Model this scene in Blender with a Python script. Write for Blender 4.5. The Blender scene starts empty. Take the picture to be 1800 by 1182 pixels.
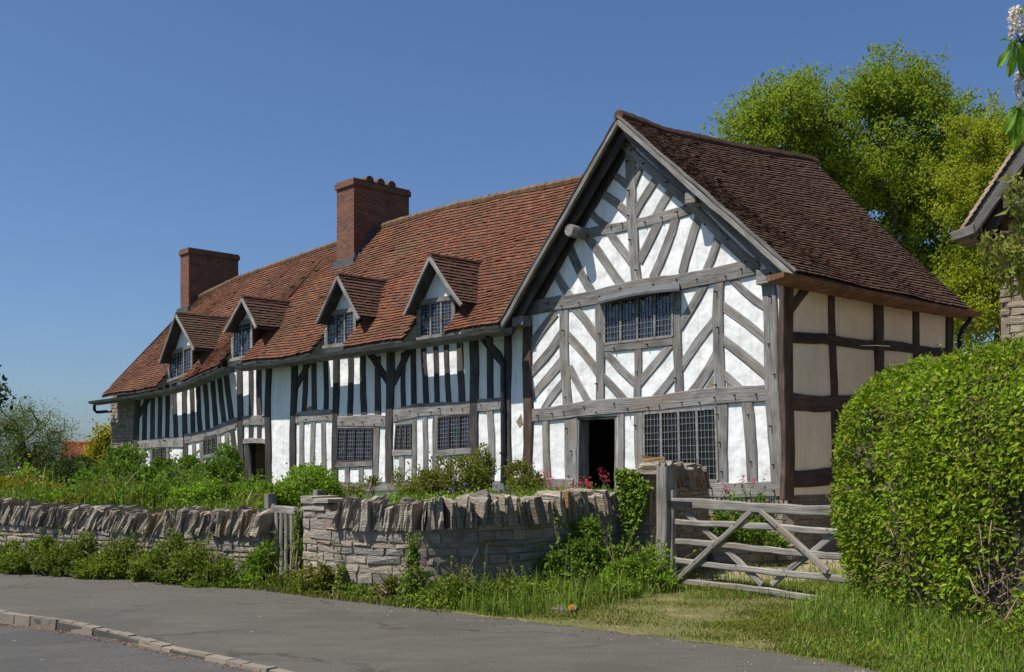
import bpy, bmesh, math, random
import numpy as np
from mathutils import Vector, Matrix

scene = bpy.context.scene
COL = scene.collection
RNG = np.random.default_rng(7)
R = random.Random(11)

# ------------------------------------------------------------------ camera
FPX, CX, HZ, EYE = 1847.0, 900.0, 820.0, 1.70
cam_d = bpy.data.cameras.new("camera")
cam = bpy.data.objects.new("camera", cam_d)
COL.objects.link(cam)
cam.location = (0, 0, EYE)
cam.rotation_euler = (math.radians(90), 0, 0)
cam_d.sensor_width = 36.0
cam_d.lens = 36.0 * FPX / 1800.0
cam_d.shift_y = (HZ - 591.0) / 1800.0
cam_d.clip_end = 3000
scene.camera = cam

# ------------------------------------------------------------------ light
SUN = Vector((-0.457, -0.169, 0.874)).normalized()
sun_d = bpy.data.lights.new("sun", 'SUN')
sun_d.energy = 4.4
sun_d.angle = math.radians(0.5)
sun_d.color = (1.0, 0.955, 0.88)
sun = bpy.data.objects.new("sun", sun_d)
COL.objects.link(sun)
sun.rotation_euler = SUN.to_track_quat('Z', 'Y').to_euler()
sun.location = (-10, -5, 30)
world = bpy.data.worlds.new("World")
scene.world = world
world.use_nodes = True
wn, wl = world.node_tree.nodes, world.node_tree.links
sky = wn.new("ShaderNodeTexSky")
sky.sky_type = 'NISHITA'
sky.sun_disc = False
sky.sun_elevation = math.asin(SUN.z)
sky.sun_rotation = math.atan2(SUN.x, SUN.y)
sky.air_density = 1.0
sky.dust_density = 1.0
sky.ozone_density = 5.0
bg = wn["Background"]
bg.inputs[1].default_value = 0.085
tint = wn.new("ShaderNodeMix"); tint.data_type = 'RGBA'; tint.blend_type = 'MULTIPLY'
tint.inputs[0].default_value = 1.0; tint.inputs[7].default_value = (0.67, 0.765, 0.90, 1)
wl.new(sky.outputs[0], tint.inputs[6]); wl.new(tint.outputs[2], bg.inputs[0])
scene.view_settings.view_transform = 'Standard'
scene.view_settings.look = 'None'
scene.view_settings.gamma = 1.0
scene.view_settings.exposure = 0.5
scene.cycles.max_bounces = 6

# ------------------------------------------------------------------ frame of the house
dL = np.array([-0.69, 0.724]); dL /= np.linalg.norm(dL)
dR = np.array([dL[1], -dL[0]])
P0 = np.array([490 / FPX * 19.0, 19.0])

def W(t, a, z):
    """house frame: t metres left along the front, a metres behind the front"""
    return Vector((P0[0] + t * dL[0] + a * dR[0], P0[1] + t * dL[1] + a * dR[1], z))

def ray(px, py):
    return (px - CX) / FPX, (HZ - py) / FPX

def FP(px, py, n=0.0):
    x, z = ray(px, py)
    Y = (P0 @ dR - n) / (x * dR[0] + dR[1])
    return Vector((x * Y, Y, EYE + z * Y))

def SP(px, py, u=0.0):
    x, z = ray(px, py)
    Y = (P0 @ dL - u) / (x * dL[0] + dL[1])
    return Vector((x * Y, Y, EYE + z * Y))

def GP(px, py, z=0.0):
    x, zz = ray(px, py)
    Y = (z - EYE) / zz
    return Vector((x * Y, Y, z))

def DP(px, py, Y):
    x, z = ray(px, py)
    return Vector((x * Y, Y, EYE + z * Y))

def ta(p):
    d = np.array([p[0], p[1]]) - P0
    return float(d @ dL), float(d @ dR)

NF = Vector((-dR[0], -dR[1], 0))
NS = Vector((-dL[0], -dL[1], 0))

# ------------------------------------------------------------------ object helpers
def tag(o, label=None, cat=None, group=None, kind=None):
    if label: o['label'] = label
    if cat: o['category'] = cat
    if group: o['group'] = group
    if kind: o['kind'] = kind
    return o

def empty(name, loc, label=None, cat=None, group=None, parent=None):
    o = bpy.data.objects.new(name, None)
    COL.objects.link(o)
    o.empty_display_size = 0.2
    if parent is not None:
        adopt(o, parent)
    o.location = loc
    tag(o, label, cat, group)
    o['wloc'] = list(loc)
    return o

def adopt(o, parent):
    o.parent = parent
    w = parent.get('wloc')
    if w is not None:
        o.matrix_parent_inverse = Matrix.Translation(-Vector(list(w)))

def link_mesh(name, me, mats, parent=None, matrix=None):
    o = bpy.data.objects.new(name, me)
    if not isinstance(mats, (list, tuple)): mats = [mats]
    for m in mats: me.materials.append(m)
    COL.objects.link(o)
    if parent is not None: adopt(o, parent)
    if matrix is not None:
        o.matrix_basis = matrix
    return o

def mesh_np(name, V, F, mats, parent=None, mi=None, smooth=False, uv=None, matrix=None):
    """V (n,3); F (m,k) array of one polygon size, or list of polygons"""
    me = bpy.data.meshes.new(name)
    V = np.asarray(V, dtype=np.float64)
    if isinstance(F, np.ndarray):
        m, k = F.shape
        me.vertices.add(len(V)); me.vertices.foreach_set("co", V.astype(np.float32).ravel())
        me.loops.add(m * k); me.loops.foreach_set("vertex_index", F.astype(np.int32).ravel())
        me.polygons.add(m); me.polygons.foreach_set("loop_start", np.arange(0, m * k, k, dtype=np.int32))
    else:
        me.from_pydata([tuple(v) for v in V], [], [list(map(int, f)) for f in F])
    if mi is not None: me.polygons.foreach_set("material_index", np.asarray(mi, dtype=np.int32))
    me.polygons.foreach_set("use_smooth", np.full(len(me.polygons), bool(smooth)))
    me.update(calc_edges=True)
    if not isinstance(F, np.ndarray): me.validate()
    if uv is not None: box_uv(me)
    return link_mesh(name, me, mats, parent, matrix)

def box_uv(me):
    """metric UVs in the house frame: (t,z) on fronts, (a,z) on sides, (t,a) on tops"""
    l = me.uv_layers.new(name="UVMap")
    buf = np.zeros((len(me.loops), 2), np.float32)
    for p in me.polygons:
        n = p.normal
        nf, ns = abs(n.x * dR[0] + n.y * dR[1]), abs(n.x * dL[0] + n.y * dL[1])
        for li in p.loop_indices:
            c = me.vertices[me.loops[li].vertex_index].co
            t, a = (c.x * dL[0] + c.y * dL[1]), (c.x * dR[0] + c.y * dR[1])
            if abs(n.z) > 0.8: buf[li] = (t, a)
            elif nf >= ns: buf[li] = (-t, c.z)
            else: buf[li] = (a, c.z)
    l.data.foreach_set("uv", buf.ravel())

class MB:
    """collects boxes, bars, tubes into ONE mesh"""
    def __init__(s): s.v = []; s.f = []; s.mi = []
    def add(s, vs, fs, mi=0):
        b = len(s.v)
        s.v += [tuple(v) for v in vs]
        s.f += [[i + b for i in f] for f in fs]
        s.mi += [mi] * len(fs)
    def quad(s, a, b, c, d, mi=0): s.add([a, b, c, d], [[0, 1, 2, 3]], mi)
    def hexa(s, c, mi=0):
        """8 corners: 0-3 bottom ring, 4-7 top ring"""
        s.add(c, [[3, 2, 1, 0], [4, 5, 6, 7], [0, 1, 5, 4], [1, 2, 6, 5], [2, 3, 7, 6], [3, 0, 4, 7]], mi)
    def hbox(s, t0, t1, a0, a1, z0, z1, mi=0):
        s.hexa([W(t1, a0, z0), W(t0, a0, z0), W(t0, a1, z0), W(t1, a1, z0),
                W(t1, a0, z1), W(t0, a0, z1), W(t0, a1, z1), W(t1, a1, z1)], mi)
    def bar(s, p, q, w, d, nrm, mi=0, off=0.0):
        """bar p->q, width w in plane, depth d along nrm starting at off"""
        p, q, nrm = Vector(p), Vector(q), Vector(nrm).normalized()
        x = (q - p).normalized(); y = nrm.cross(x).normalized()
        o0, o1 = nrm * off, nrm * (off + d)
        h = y * (w / 2)
        s.hexa([p - h + o0, q - h + o0, q + h + o0, p + h + o0, p - h + o1, q - h + o1, q + h + o1, p + h + o1], mi)
    def tube(s, pts, rad, k=8, mi=0, cap=True):
        pts = [Vector(p) for p in pts]
        if not isinstance(rad, (list, tuple)): rad = [rad] * len(pts)
        rings = []
        up = Vector((0.13, 0.21, 1)).normalized()
        for i, p in enumerate(pts):
            d = (pts[min(i + 1, len(pts) - 1)] - pts[max(i - 1, 0)]).normalized()
            x = d.cross(up)
            if x.length < 0.05: x = d.cross(Vector((1, 0, 0)))
            x.normalize(); y = d.cross(x)
            rings.append([p + (x * math.cos(2 * math.pi * j / k) + y * math.sin(2 * math.pi * j / k)) * rad[i] for j in range(k)])
        vs = [v for r in rings for v in r]
        fs = []
        for i in range(len(pts) - 1):
            for j in range(k):
                fs.append([i * k + j, i * k + (j + 1) % k, (i + 1) * k + (j + 1) % k, (i + 1) * k + j])
        if cap:
            fs.append(list(range(k - 1, -1, -1))); fs.append([len(vs) - k + j for j in range(k)])
        s.add(vs, fs, mi)
    def build(s, name, mats, parent=None, smooth=False, uv=None):
        return mesh_np(name, s.v, s.f, mats, parent, s.mi, smooth, uv)

# ------------------------------------------------------------------ materials
def new_mat(name):
    m = bpy.data.materials.new(name)
    m.use_nodes = True
    nt = m.node_tree
    return m, nt, nt.nodes, nt.links, nt.nodes["Principled BSDF"]

def nd(nt, typ, ins=None, **props):
    n = nt.nodes.new(typ)
    for k, v in props.items(): setattr(n, k, v)
    for k, v in (ins or {}).items():
        if isinstance(v, bpy.types.NodeSocket): nt.links.new(v, n.inputs[k])
        else: n.inputs[k].default_value = v
    return n

def ramp(nt, fac, stops, interp='LINEAR'):
    n = nt.nodes.new("ShaderNodeValToRGB")
    n.color_ramp.interpolation = interp
    e = n.color_ramp.elements
    while len(e) < len(stops): e.new(0.5)
    for el, (p, c) in zip(e, stops):
        el.position = p
        el.color = (*c, 1) if len(c) == 3 else c
    nt.links.new(fac, n.inputs[0])
    return n.outputs[0]

def mix(nt, fac, a, b, mode='MIX'):
    n = nd(nt, "ShaderNodeMix", data_type='RGBA', blend_type=mode)
    for s, v in ((0, fac), (6, a), (7, b)):
        if isinstance(v, bpy.types.NodeSocket): nt.links.new(v, n.inputs[s])
        elif s == 0: n.inputs[0].default_value = v
        else: n.inputs[s].default_value = (*v, 1)
    return n.outputs[2]

def noise(nt, vec, scale, detail=4, rough=0.55, out=0, dist=0.0):
    n = nd(nt, "ShaderNodeTexNoise", {"Scale": scale, "Detail": detail, "Roughness": rough, "Distortion": dist})
    nt.links.new(vec, n.inputs["Vector"])
    return n.outputs[out]

def bump(nt, b, h, strength, dist=0.02, prev=None):
    n = nd(nt, "ShaderNodeBump", {"Strength": strength, "Distance": dist, "Height": h})
    if prev is not None: nt.links.new(prev, n.inputs["Normal"])
    nt.links.new(n.outputs[0], b.inputs["Normal"])
    return n.outputs[0]

def objco(nt): return nd(nt, "ShaderNodeTexCoord").outputs["Object"]
def scaled(nt, vec, s):
    return nd(nt, "ShaderNodeMapping", {"Vector": vec, "Scale": s}).outputs[0]
def island(nt): return nd(nt, "ShaderNodeNewGeometry").outputs["Random Per Island"]

def plaster(name, c0, c1, dirt):
    m, nt, N, L, b = new_mat(name)
    co = objco(nt)
    f = noise(nt, co, 1.3, 5)
    c = ramp(nt, f, [(0.3, c1), (0.6, c0)])
    f2 = noise(nt, scaled(nt, co, (3, 3, 0.5)), 3.0, 5)
    c = mix(nt, ramp(nt, f2, [(0.52, (0, 0, 0)), (0.8, (.6, .6, .6))]), c, dirt)
    wv = nd(nt, "ShaderNodeVectorMath", {0: co, 1: nd(nt, "ShaderNodeVectorMath", {0: noise(nt, co, 1.7, 4, .6, out=1), 1: (.9, .9, .9)}, operation='MULTIPLY').outputs[0]}, operation='ADD').outputs[0]
    ck = nd(nt, "ShaderNodeTexVoronoi", {"Vector": wv, "Scale": .9}, feature='DISTANCE_TO_EDGE')
    cm = nd(nt, "ShaderNodeMath", {0: ramp(nt, ck.outputs[0], [(0.0, (1, 1, 1)), (0.012, (0, 0, 0))]), 1: ramp(nt, noise(nt, co, .9, 2), [(.52, (0, 0, 0)), (.58, (.6, .6, .6))])}, operation='MULTIPLY').outputs[0]
    c = mix(nt, cm, c, dirt)
    ru = noise(nt, scaled(nt, co, (7, 7, .3)), 1.4, 4, .6)
    c = mix(nt, ramp(nt, ru, [(.53, (0, 0, 0)), (.74, (.6, .6, .6))]), c, dirt)
    L.new(c, b.inputs["Base Color"])
    b.inputs["Roughness"].default_value = 0.9
    p = bump(nt, b, noise(nt, co, 2.6, 2, .4), 0.55, 0.10)
    bump(nt, b, noise(nt, co, 11.0, 3), 0.22, 0.02, p)
    return m

def timber_mat(name, dark, mid, light, tint=0.35):
    m, nt, N, L, b = new_mat(name)
    co = objco(nt)
    rnd = nd(nt, "ShaderNodeObjectInfo").outputs["Random"]
    off = nd(nt, "ShaderNodeVectorMath", {0: co}, operation='ADD')
    cmb = nd(nt, "ShaderNodeCombineXYZ", {0: rnd, 1: rnd, 2: rnd})
    sc = nd(nt, "ShaderNodeVectorMath", {0: cmb.outputs[0], 1: (17, 31, 23)}, operation='MULTIPLY')
    nt.links.new(sc.outputs[0], off.inputs[1])
    v = off.outputs[0]
    g = noise(nt, scaled(nt, v, (1.1, 26, 14)), 1.6, 6, 0.65, dist=0.6)
    c = ramp(nt, g, [(0.25, dark), (0.48, mid), (0.75, light)])
    blot = noise(nt, scaled(nt, v, (1.2, 3, 3)), 1.5, 4)
    c = mix(nt, ramp(nt, blot, [(0.4, (0, 0, 0)), (0.7, (.7, .7, .7))]), c, mid, 'MULTIPLY')
    sp = noise(nt, scaled(nt, v, (.55, 34, 20)), 1.3, 3, .6, dist=.4)
    c = mix(nt, ramp(nt, sp, [(.30, (.9, .9, .9)), (.36, (0, 0, 0))]), c, tuple(x * .35 for x in dark))
    bz = noise(nt, scaled(nt, v, (.8, 2.2, 2.2)), 1.1, 4, .6)
    c = mix(nt, ramp(nt, bz, [(.50, (0, 0, 0)), (.68, (.55, .55, .55))]), c, (mid[0] * .85, mid[1] * .68, mid[2] * .5))
    k = nd(nt, "ShaderNodeMapRange", {"Value": rnd, 3: 1 - tint, 4: 1 + tint}).outputs[0]
    hs = nd(nt, "ShaderNodeHueSaturation", {"Value": k, "Color": c})
    L.new(hs.outputs[0], b.inputs["Base Color"])
    b.inputs["Roughness"].default_value = 0.85
    p = bump(nt, b, g, 0.7, 0.02)
    return m

def tile_mat(name, cols, moss, moss_amt, val=0.0):
    m, nt, N, L, b = new_mat(name)
    co = objco(nt)
    c = ramp(nt, island(nt), [(i / (len(cols) - 1), k) for i, k in enumerate(cols)])
    big = noise(nt, co, 0.55, 5, 0.6)
    c = mix(nt, ramp(nt, big, [(0.38, (0, 0, 0)), (0.72, (.8, .8, .8))]), c, cols[0], 'MIX')
    sp0 = noise(nt, co, 9.0, 5, 0.7)
    sp = nd(nt, 'ShaderNodeMath', {0: noise(nt, scaled(nt, co, (1, 1, .5)), .8, 3, .5), 1: .55, 2: nd(nt, 'ShaderNodeMath', {0: sp0, 1: .275}, operation='SUBTRACT').outputs[0]}, operation='MULTIPLY_ADD').outputs[0]
    c = mix(nt, ramp(nt, sp, [(moss_amt, (0, 0, 0)), (moss_amt + .12, (.85, .85, .85))]), c, moss)
    li = noise(nt, co, 24.0, 2, 0.6)
    c = mix(nt, ramp(nt, li, [(0.71, (0, 0, 0)), (0.78, (.5, .5, .5))]), c, (0.22, 0.175, 0.115))
    L.new(c, b.inputs["Base Color"])
    b.inputs["Roughness"].default_value = 0.88
    bump(nt, b, sp, 0.5, 0.015)
    return m

def brick_mat(name, c1, c2, mortar):
    m, nt, N, L, b = new_mat(name)
    uv = nd(nt, "ShaderNodeTexCoord").outputs["UV"]
    wob = nd(nt, "ShaderNodeVectorMath", {0: uv}, operation='ADD')
    nz = nd(nt, "ShaderNodeVectorMath", {0: noise(nt, uv, 6, 3, out=1), 1: (0.012, 0.012, 0)}, operation='MULTIPLY')
    L.new(nz.outputs[0], wob.inputs[1])
    br = nd(nt, "ShaderNodeTexBrick", {"Vector": wob.outputs[0], "Color1": (*c1, 1), "Color2": (*c2, 1), "Mortar": (*mortar, 1), "Scale": 1.0,
            "Mortar Size": 0.011, "Mortar Smooth": 0.2, "Bias": 0.0, "Brick Width": 0.225, "Row Height": 0.075})
    f = noise(nt, uv, 2.5, 6, 0.65)
    c = mix(nt, ramp(nt, f, [(0.45, (0, 0, 0)), (0.75, (.6, .6, .6))]), br.outputs[0], (0.04, 0.024, 0.02), 'MIX')
    L.new(c, b.inputs["Base Color"])
    b.inputs["Roughness"].default_value = 0.9
    p = bump(nt, b, br.outputs["Fac"], -0.6, 0.012)
    bump(nt, b, noise(nt, uv, 60, 3), 0.3, 0.01, p)
    return m

def stone_mat(name, cols, stain, stain_at=0.55, sc=3.0, per_object=False):
    m, nt, N, L, b = new_mat(name)
    co = objco(nt)
    c = ramp(nt, nd(nt, 'ShaderNodeObjectInfo').outputs['Random'] if per_object else island(nt), [(i / (len(cols) - 1), k) for i, k in enumerate(cols)])
    strat = noise(nt, scaled(nt, co, (2, 2, 14)), 3.0, 5, 0.7)
    c = mix(nt, ramp(nt, strat, [(0.35, (.1, .1, .1)), (0.7, (1, 1, 1))]), mix(nt, 0.5, c, (0.08, 0.075, 0.07)), c)
    f = noise(nt, co, sc, 6, 0.65)
    c = mix(nt, ramp(nt, f, [(stain_at, (0, 0, 0)), (stain_at + .14, (.75, .75, .75))]), c, stain)
    li = noise(nt, co, 21.0, 4, 0.6)
    c = mix(nt, ramp(nt, li, [(0.62, (0, 0, 0)), (0.7, (.5, .5, .5))]), c, (0.42, 0.41, 0.37))
    L.new(c, b.inputs["Base Color"])
    b.inputs["Roughness"].default_value = 0.92
    p = bump(nt, b, strat, 1.0, 0.05)
    p = bump(nt, b, noise(nt, co, 14, 4, .7), 0.7, 0.03, p)
    bump(nt, b, noise(nt, co, 45, 4), 0.5, 0.012, p)
    return m

def flat_mat(name, c0, c1, scale, rough=0.85, bscale=40, bst=0.3, metallic=0.0, bd=0.01):
    m, nt, N, L, b = new_mat(name)
    co = objco(nt)
    c = ramp(nt, noise(nt, co, scale, 5, 0.6), [(0.32, c0), (0.68, c1)])
    L.new(c, b.inputs["Base Color"])
    b.inputs["Roughness"].default_value = rough
    b.inputs["Metallic"].default_value = metallic
    bump(nt, b, noise(nt, co, bscale, 4), bst, bd)
    return m

def leaf_mat(name, cols, trans=0.35, gloss=0.65):
    m, nt, N, L, b = new_mat(name)
    c = ramp(nt, island(nt), [(i / max(1, len(cols) - 1), k) for i, k in enumerate(cols)])
    co = objco(nt)
    big = noise(nt, co, 1.1, 3)
    hs = nd(nt, "ShaderNodeHueSaturation", {"Color": c, "Value": nd(nt, "ShaderNodeMapRange", {"Value": big, 1: .3, 2: .7, 3: .75, 4: 1.25}).outputs[0]})
    L.new(hs.outputs[0], b.inputs["Base Color"])
    b.inputs["Roughness"].default_value = gloss
    b.inputs['Specular IOR Level'].default_value = 0.25
    tr = nd(nt, "ShaderNodeBsdfTranslucent", {"Color": hs.outputs[0]})
    mx = nd(nt, "ShaderNodeMixShader", {0: trans})
    L.new(b.outputs[0], mx.inputs[1]); L.new(tr.outputs[0], mx.inputs[2])
    L.new(mx.outputs[0], N["Material Output"].inputs[0])
    return m

def asphalt(name, c0, c1, speck):
    m, nt, N, L, b = new_mat(name)
    co = objco(nt)
    c = ramp(nt, noise(nt, scaled(nt, co, (1, 1.4, 1)), 0.7, 6, 0.6), [(0.3, c0), (0.7, c1)])
    g = noise(nt, co, 55, 3, 0.7)
    m2 = noise(nt, scaled(nt, co, (.5, 1.6, 1)), 2.6, 6, 0.7)
    c = mix(nt, ramp(nt, m2, [(0.35, (.65, .65, .65)), (0.62, (0, 0, 0))]), c, tuple(x * .72 for x in c0))
    c = mix(nt, ramp(nt, g, [(0.35, (.75, .75, .75)), (0.5, (0, 0, 0))]), c, tuple(x * .45 for x in c0))
    c = mix(nt, ramp(nt, g, [(0.6, (0, 0, 0)), (0.72, (.8, .8, .8))]), c, speck)
    wv = nd(nt, "ShaderNodeVectorMath", {0: co, 1: nd(nt, "ShaderNodeVectorMath", {0: noise(nt, co, 1.1, 5, .6, out=1), 1: (1.6, 1.6, 0)}, operation='MULTIPLY').outputs[0]}, operation='ADD').outputs[0]
    ck = nd(nt, "ShaderNodeTexVoronoi", {"Vector": wv, "Scale": .33}, feature='DISTANCE_TO_EDGE')
    cm = nd(nt, "ShaderNodeMath", {0: ramp(nt, ck.outputs[0], [(0.0, (1, 1, 1)), (0.012, (0, 0, 0))]), 1: ramp(nt, noise(nt, co, .6, 2), [(.5, (0, 0, 0)), (.56, (.8, .8, .8))])}, operation='MULTIPLY').outputs[0]
    c = mix(nt, cm, c, tuple(x * .35 for x in c0))
    st = noise(nt, co, .33, 3, .5)
    c = mix(nt, ramp(nt, st, [(.55, (0, 0, 0)), (.59, (.7, .7, .7))]), c, tuple(x * .78 for x in c0))
    w = nd(nt, "ShaderNodeTexVoronoi", {"Vector": co, "Scale": 1.9, "Randomness": 1.0})
    c = mix(nt, ramp(nt, w.outputs[0], [(0.022, (.7, .7, .7)), (0.036, (0, 0, 0))]), c, (0.4, 0.38, 0.34))
    L.new(c, b.inputs["Base Color"])
    b.inputs["Roughness"].default_value = 0.88
    p = bump(nt, b, g, 0.6, 0.006)
    bump(nt, b, noise(nt, co, 2.2, 4), 0.15, 0.03, p)
    return m

def ground_mix(name, cols_g, cols_s, thr, scale):
    m, nt, N, L, b = new_mat(name)
    co = objco(nt)
    v = nd(nt, "ShaderNodeTexVoronoi", {"Vector": co, "Scale": 32.0})
    s = ramp(nt, v.outputs["Color"], [(i / (len(cols_s) - 1), k) for i, k in enumerate(cols_s)])
    g = ramp(nt, noise(nt, co, 24, 4, 0.7), [(0.3, cols_g[0]), (0.7, cols_g[1])])
    f = noise(nt, co, scale, 6, 0.65)
    f2 = noise(nt, co, scale * 9, 4, 0.7)
    fm = nd(nt, 'ShaderNodeMath', {0: f2, 1: .45, 2: f}, operation='MULTIPLY_ADD').outputs[0]
    thr += .225
    c = mix(nt, ramp(nt, fm, [(thr - .09, (0, 0, 0)), (thr + .09, (1, 1, 1))]), s, g)
    L.new(c, b.inputs["Base Color"])
    b.inputs["Roughness"].default_value = 0.95
    bump(nt, b, v.outputs[0], 0.8, 0.02)
    return m

MT = {}
MT['plaster'] = plaster("white_limewash", (.84, .84, .82), (.76, .76, .74), (.55, .52, .46))
MT['cream'] = plaster("cream_plaster", (.90, .79, .60), (.83, .72, .54), (.66, .56, .42))
MT['oak'] = timber_mat("weathered_grey_oak", (.045, .042, .038), (.245, .233, .215), (.39, .375, .35), .2)
MT['oak_dark'] = timber_mat("old_dark_oak", (.012, .010, .009), (.052, .044, .038), (.13, .115, .10), .3)
MT['oak_brown'] = timber_mat("brown_oak", (.03, .018, .013), (.085, .052, .036), (.15, .1, .075))
MT['soffit'] = timber_mat("soffit_board", (.10, .048, .022), (.20, .10, .045), (.30, .165, .08), .15)
MT['gutter'] = timber_mat("grey_gutter_board", (.08, .075, .068), (.17, .16, .145), (.27, .255, .23), .1)
MT['gate'] = timber_mat("silvered_gate_oak", (.13, .12, .105), (.27, .25, .22), (.42, .40, .36), .12)
MT['tile_red'] = tile_mat("red_clay_tile", [(.105, .034, .012), (.148, .040, .013), (.192, .054, .017), (.122, .051, .021), (.067, .028, .014), (.225, .088, .032)], (.095, .062, .022), .56)
MT['tile_dark'] = tile_mat("mossy_brown_tile", [(.062, .027, .013), (.085, .034, .015), (.11, .045, .019), (.048, .023, .013), (.078, .040, .020)], (.080, .056, .022), .57)
MT['tile_dormer'] = tile_mat("mossy_red_tile", [(.075, .03, .017), (.10, .036, .019), (.055, .026, .017), (.125, .05, .026)], (.055, .046, .022), .52)
MT['ridge'] = tile_mat("lichen_ridge_tile", [(.12, .06, .03), (.15, .08, .035), (.10, .052, .03), (.18, .12, .06)], (.17, .12, .045), .52)
MT['brick'] = brick_mat("old_red_brick", (.22, .058, .022), (.105, .031, .018), (.17, .125, .09))
MT['brick_dull'] = brick_mat("dull_brick", (.20, .10, .06), (.15, .075, .05), (.2, .17, .13))
MT['stone'] = stone_mat("lias_stone", [(.36, .325, .265), (.48, .42, .33), (.30, .28, .245), (.54, .46, .345), (.41, .35, .265), (.58, .48, .34), (.37, .345, .31), (.44, .32, .22)], (.13, .10, .065), .58)
MT['coping'] = stone_mat("coping_stone", [(.34, .29, .22), (.50, .41, .29), (.26, .23, .19), (.42, .345, .25), (.58, .49, .36), (.37, .28, .19), (.52, .46, .37), (.30, .24, .17)], (.15, .12, .08), .56, 6, True)
MT['coping_orange'] = stone_mat("orange_coping_stone", [(.42, .26, .10), (.38, .22, .08)], (.30, .22, .12), .6, 6)
MT['stone_warm'] = stone_mat("cream_rubble", [(.38, .31, .21), (.48, .40, .28), (.30, .24, .16), (.42, .35, .25), (.33, .29, .23)], (.16, .13, .09), .6)
MT['mortar'] = flat_mat("mortar", (.15, .115, .085), (.29, .22, .165), 5, 0.95, 30, .6)
MT['plinth'] = brick_mat("stone_plinth", (.21, .16, .115), (.16, .12, .09), (.12, .095, .07))
MT['lead'] = flat_mat("lead_sheet", (.06, .065, .07), (.10, .105, .11), 4, 0.55, 20, .2)
MT['came'] = flat_mat("lead_came", (.12, .125, .13), (.19, .20, .205), 9, 0.55, 20, .1)
MT['iron'] = flat_mat("black_iron", (.012, .012, .013), (.022, .022, .024), 9, 0.5, 30, .2)
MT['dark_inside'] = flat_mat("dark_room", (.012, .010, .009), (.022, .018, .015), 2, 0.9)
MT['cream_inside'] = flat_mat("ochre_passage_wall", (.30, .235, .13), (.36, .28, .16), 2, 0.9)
MT['pave'] = asphalt("worn_tarmac", (.076, .069, .053), (.104, .096, .074), (.24, .215, .165))
MT['road'] = asphalt("road_tarmac", (.062, .058, .050), (.088, .083, .073), (.20, .185, .16))
MT['kerb'] = tile_mat("kerb_granite", [(.15, .125, .095), (.21, .175, .13), (.18, .155, .12), (.24, .205, .155)], (.09, .07, .045), .55)
MT['litter'] = flat_mat("leaf_litter", (.16, .07, .03), (.30, .17, .08), 30, .95)
MT['drive'] = ground_mix("gravel_and_turf", [(.065, .08, .013), (.145, .13, .032)], [(.23, .17, .075), (.155, .115, .045), (.31, .24, .13), (.11, .085, .03)], .40, 1.4)
MT['gravel'] = ground_mix("pea_gravel", [(.10, .10, .03), (.16, .14, .05)], [(.32, .25, .16), (.22, .16, .095), (.40, .33, .22), (.17, .125, .07)], .66, 1.1)
MT['soil'] = ground_mix("garden_soil", [(.025, .05, .008), (.05, .085, .012)], [(.06, .045, .03), (.09, .065, .04), (.045, .03, .02)], .42, 2.0)
MT['field'] = flat_mat("far_grass", (.04, .075, .012), (.075, .11, .02), .6, 0.95)

m, nt, N, L, b = new_mat("window_glass")
b.inputs["Base Color"].default_value = (.016, .026, .050, 1)  # blue sky reflection painted into the base colour
b.inputs["Roughness"].default_value = 0.06
b.inputs["IOR"].default_value = 1.55
b.inputs["Specular IOR Level"].default_value = 0.9
bump(nt, b, noise(nt, objco(nt), 9, 2), 0.12, 0.01)
MT['glass'] = m
m, nt, N, L, b = new_mat("dark_window_glass")
b.inputs["Base Color"].default_value = (.010, .011, .010, 1)
b.inputs["Roughness"].default_value = 0.12
b.inputs["Specular IOR Level"].default_value = 0.4
bump(nt, b, noise(nt, objco(nt), 9, 2), 0.12, 0.01)
MT['glass_dark'] = m

G = {}
G['hedge'] = leaf_mat("hedge_leaf", [(.15, .26, .010), (.21, .33, .012), (.27, .385, .014), (.10, .18, .010), (.31, .39, .018), (.21, .20, .02), (.12, .22, .012)], .4)
G['tree'] = leaf_mat("maple_leaf", [(.20, .30, .020), (.27, .35, .024), (.32, .37, .026), (.155, .25, .018), (.25, .34, .022)], .5)
G['tree_yellow'] = leaf_mat("yellow_green_leaf", [(.27, .33, .016), (.34, .36, .018), (.22, .29, .016)], .5)
G['willow'] = leaf_mat("willow_leaf", [(.15, .20, .035), (.20, .25, .05), (.11, .16, .03)], .5)
G['bush'] = leaf_mat("bush_leaf", [(.085, .17, .010), (.13, .23, .014), (.17, .27, .018), (.06, .13, .010)])
G['bright'] = leaf_mat("bright_leaf", [(.14, .26, .012), (.19, .32, .016), (.24, .35, .02), (.10, .20, .012)])
G['olive'] = leaf_mat("olive_leaf", [(.14, .17, .010), (.19, .22, .012), (.10, .13, .010), (.20, .18, .02)])
G['dark'] = leaf_mat("dark_leaf", [(.03, .06, .010), (.05, .085, .014), (.045, .055, .015)])
G['gold'] = leaf_mat("gold_leaf", [(.30, .27, .010), (.38, .32, .012), (.22, .22, .010)])
G['wallplant'] = leaf_mat("wall_plant_leaf", [(.11, .17, .010), (.15, .21, .012), (.19, .25, .015), (.08, .13, .010)])
G['grass'] = leaf_mat("grass_blade", [(.08, .17, .010), (.12, .22, .014), (.16, .26, .02), (.20, .24, .04), (.12, .20, .014), (.34, .31, .12)], .3)
G['turf'] = leaf_mat("turf_blade", [(.10, .145, .014), (.155, .185, .02), (.23, .205, .04)], .3)
G['chestnut'] = leaf_mat("chestnut_leaf", [(.13, .28, .02), (.18, .34, .025), (.23, .38, .04)], .55)
G['wisteria'] = leaf_mat("climber_leaf", [(.16, .23, .03), (.24, .28, .04), (.32, .30, .07), (.12, .18, .025)], .45)
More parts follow.
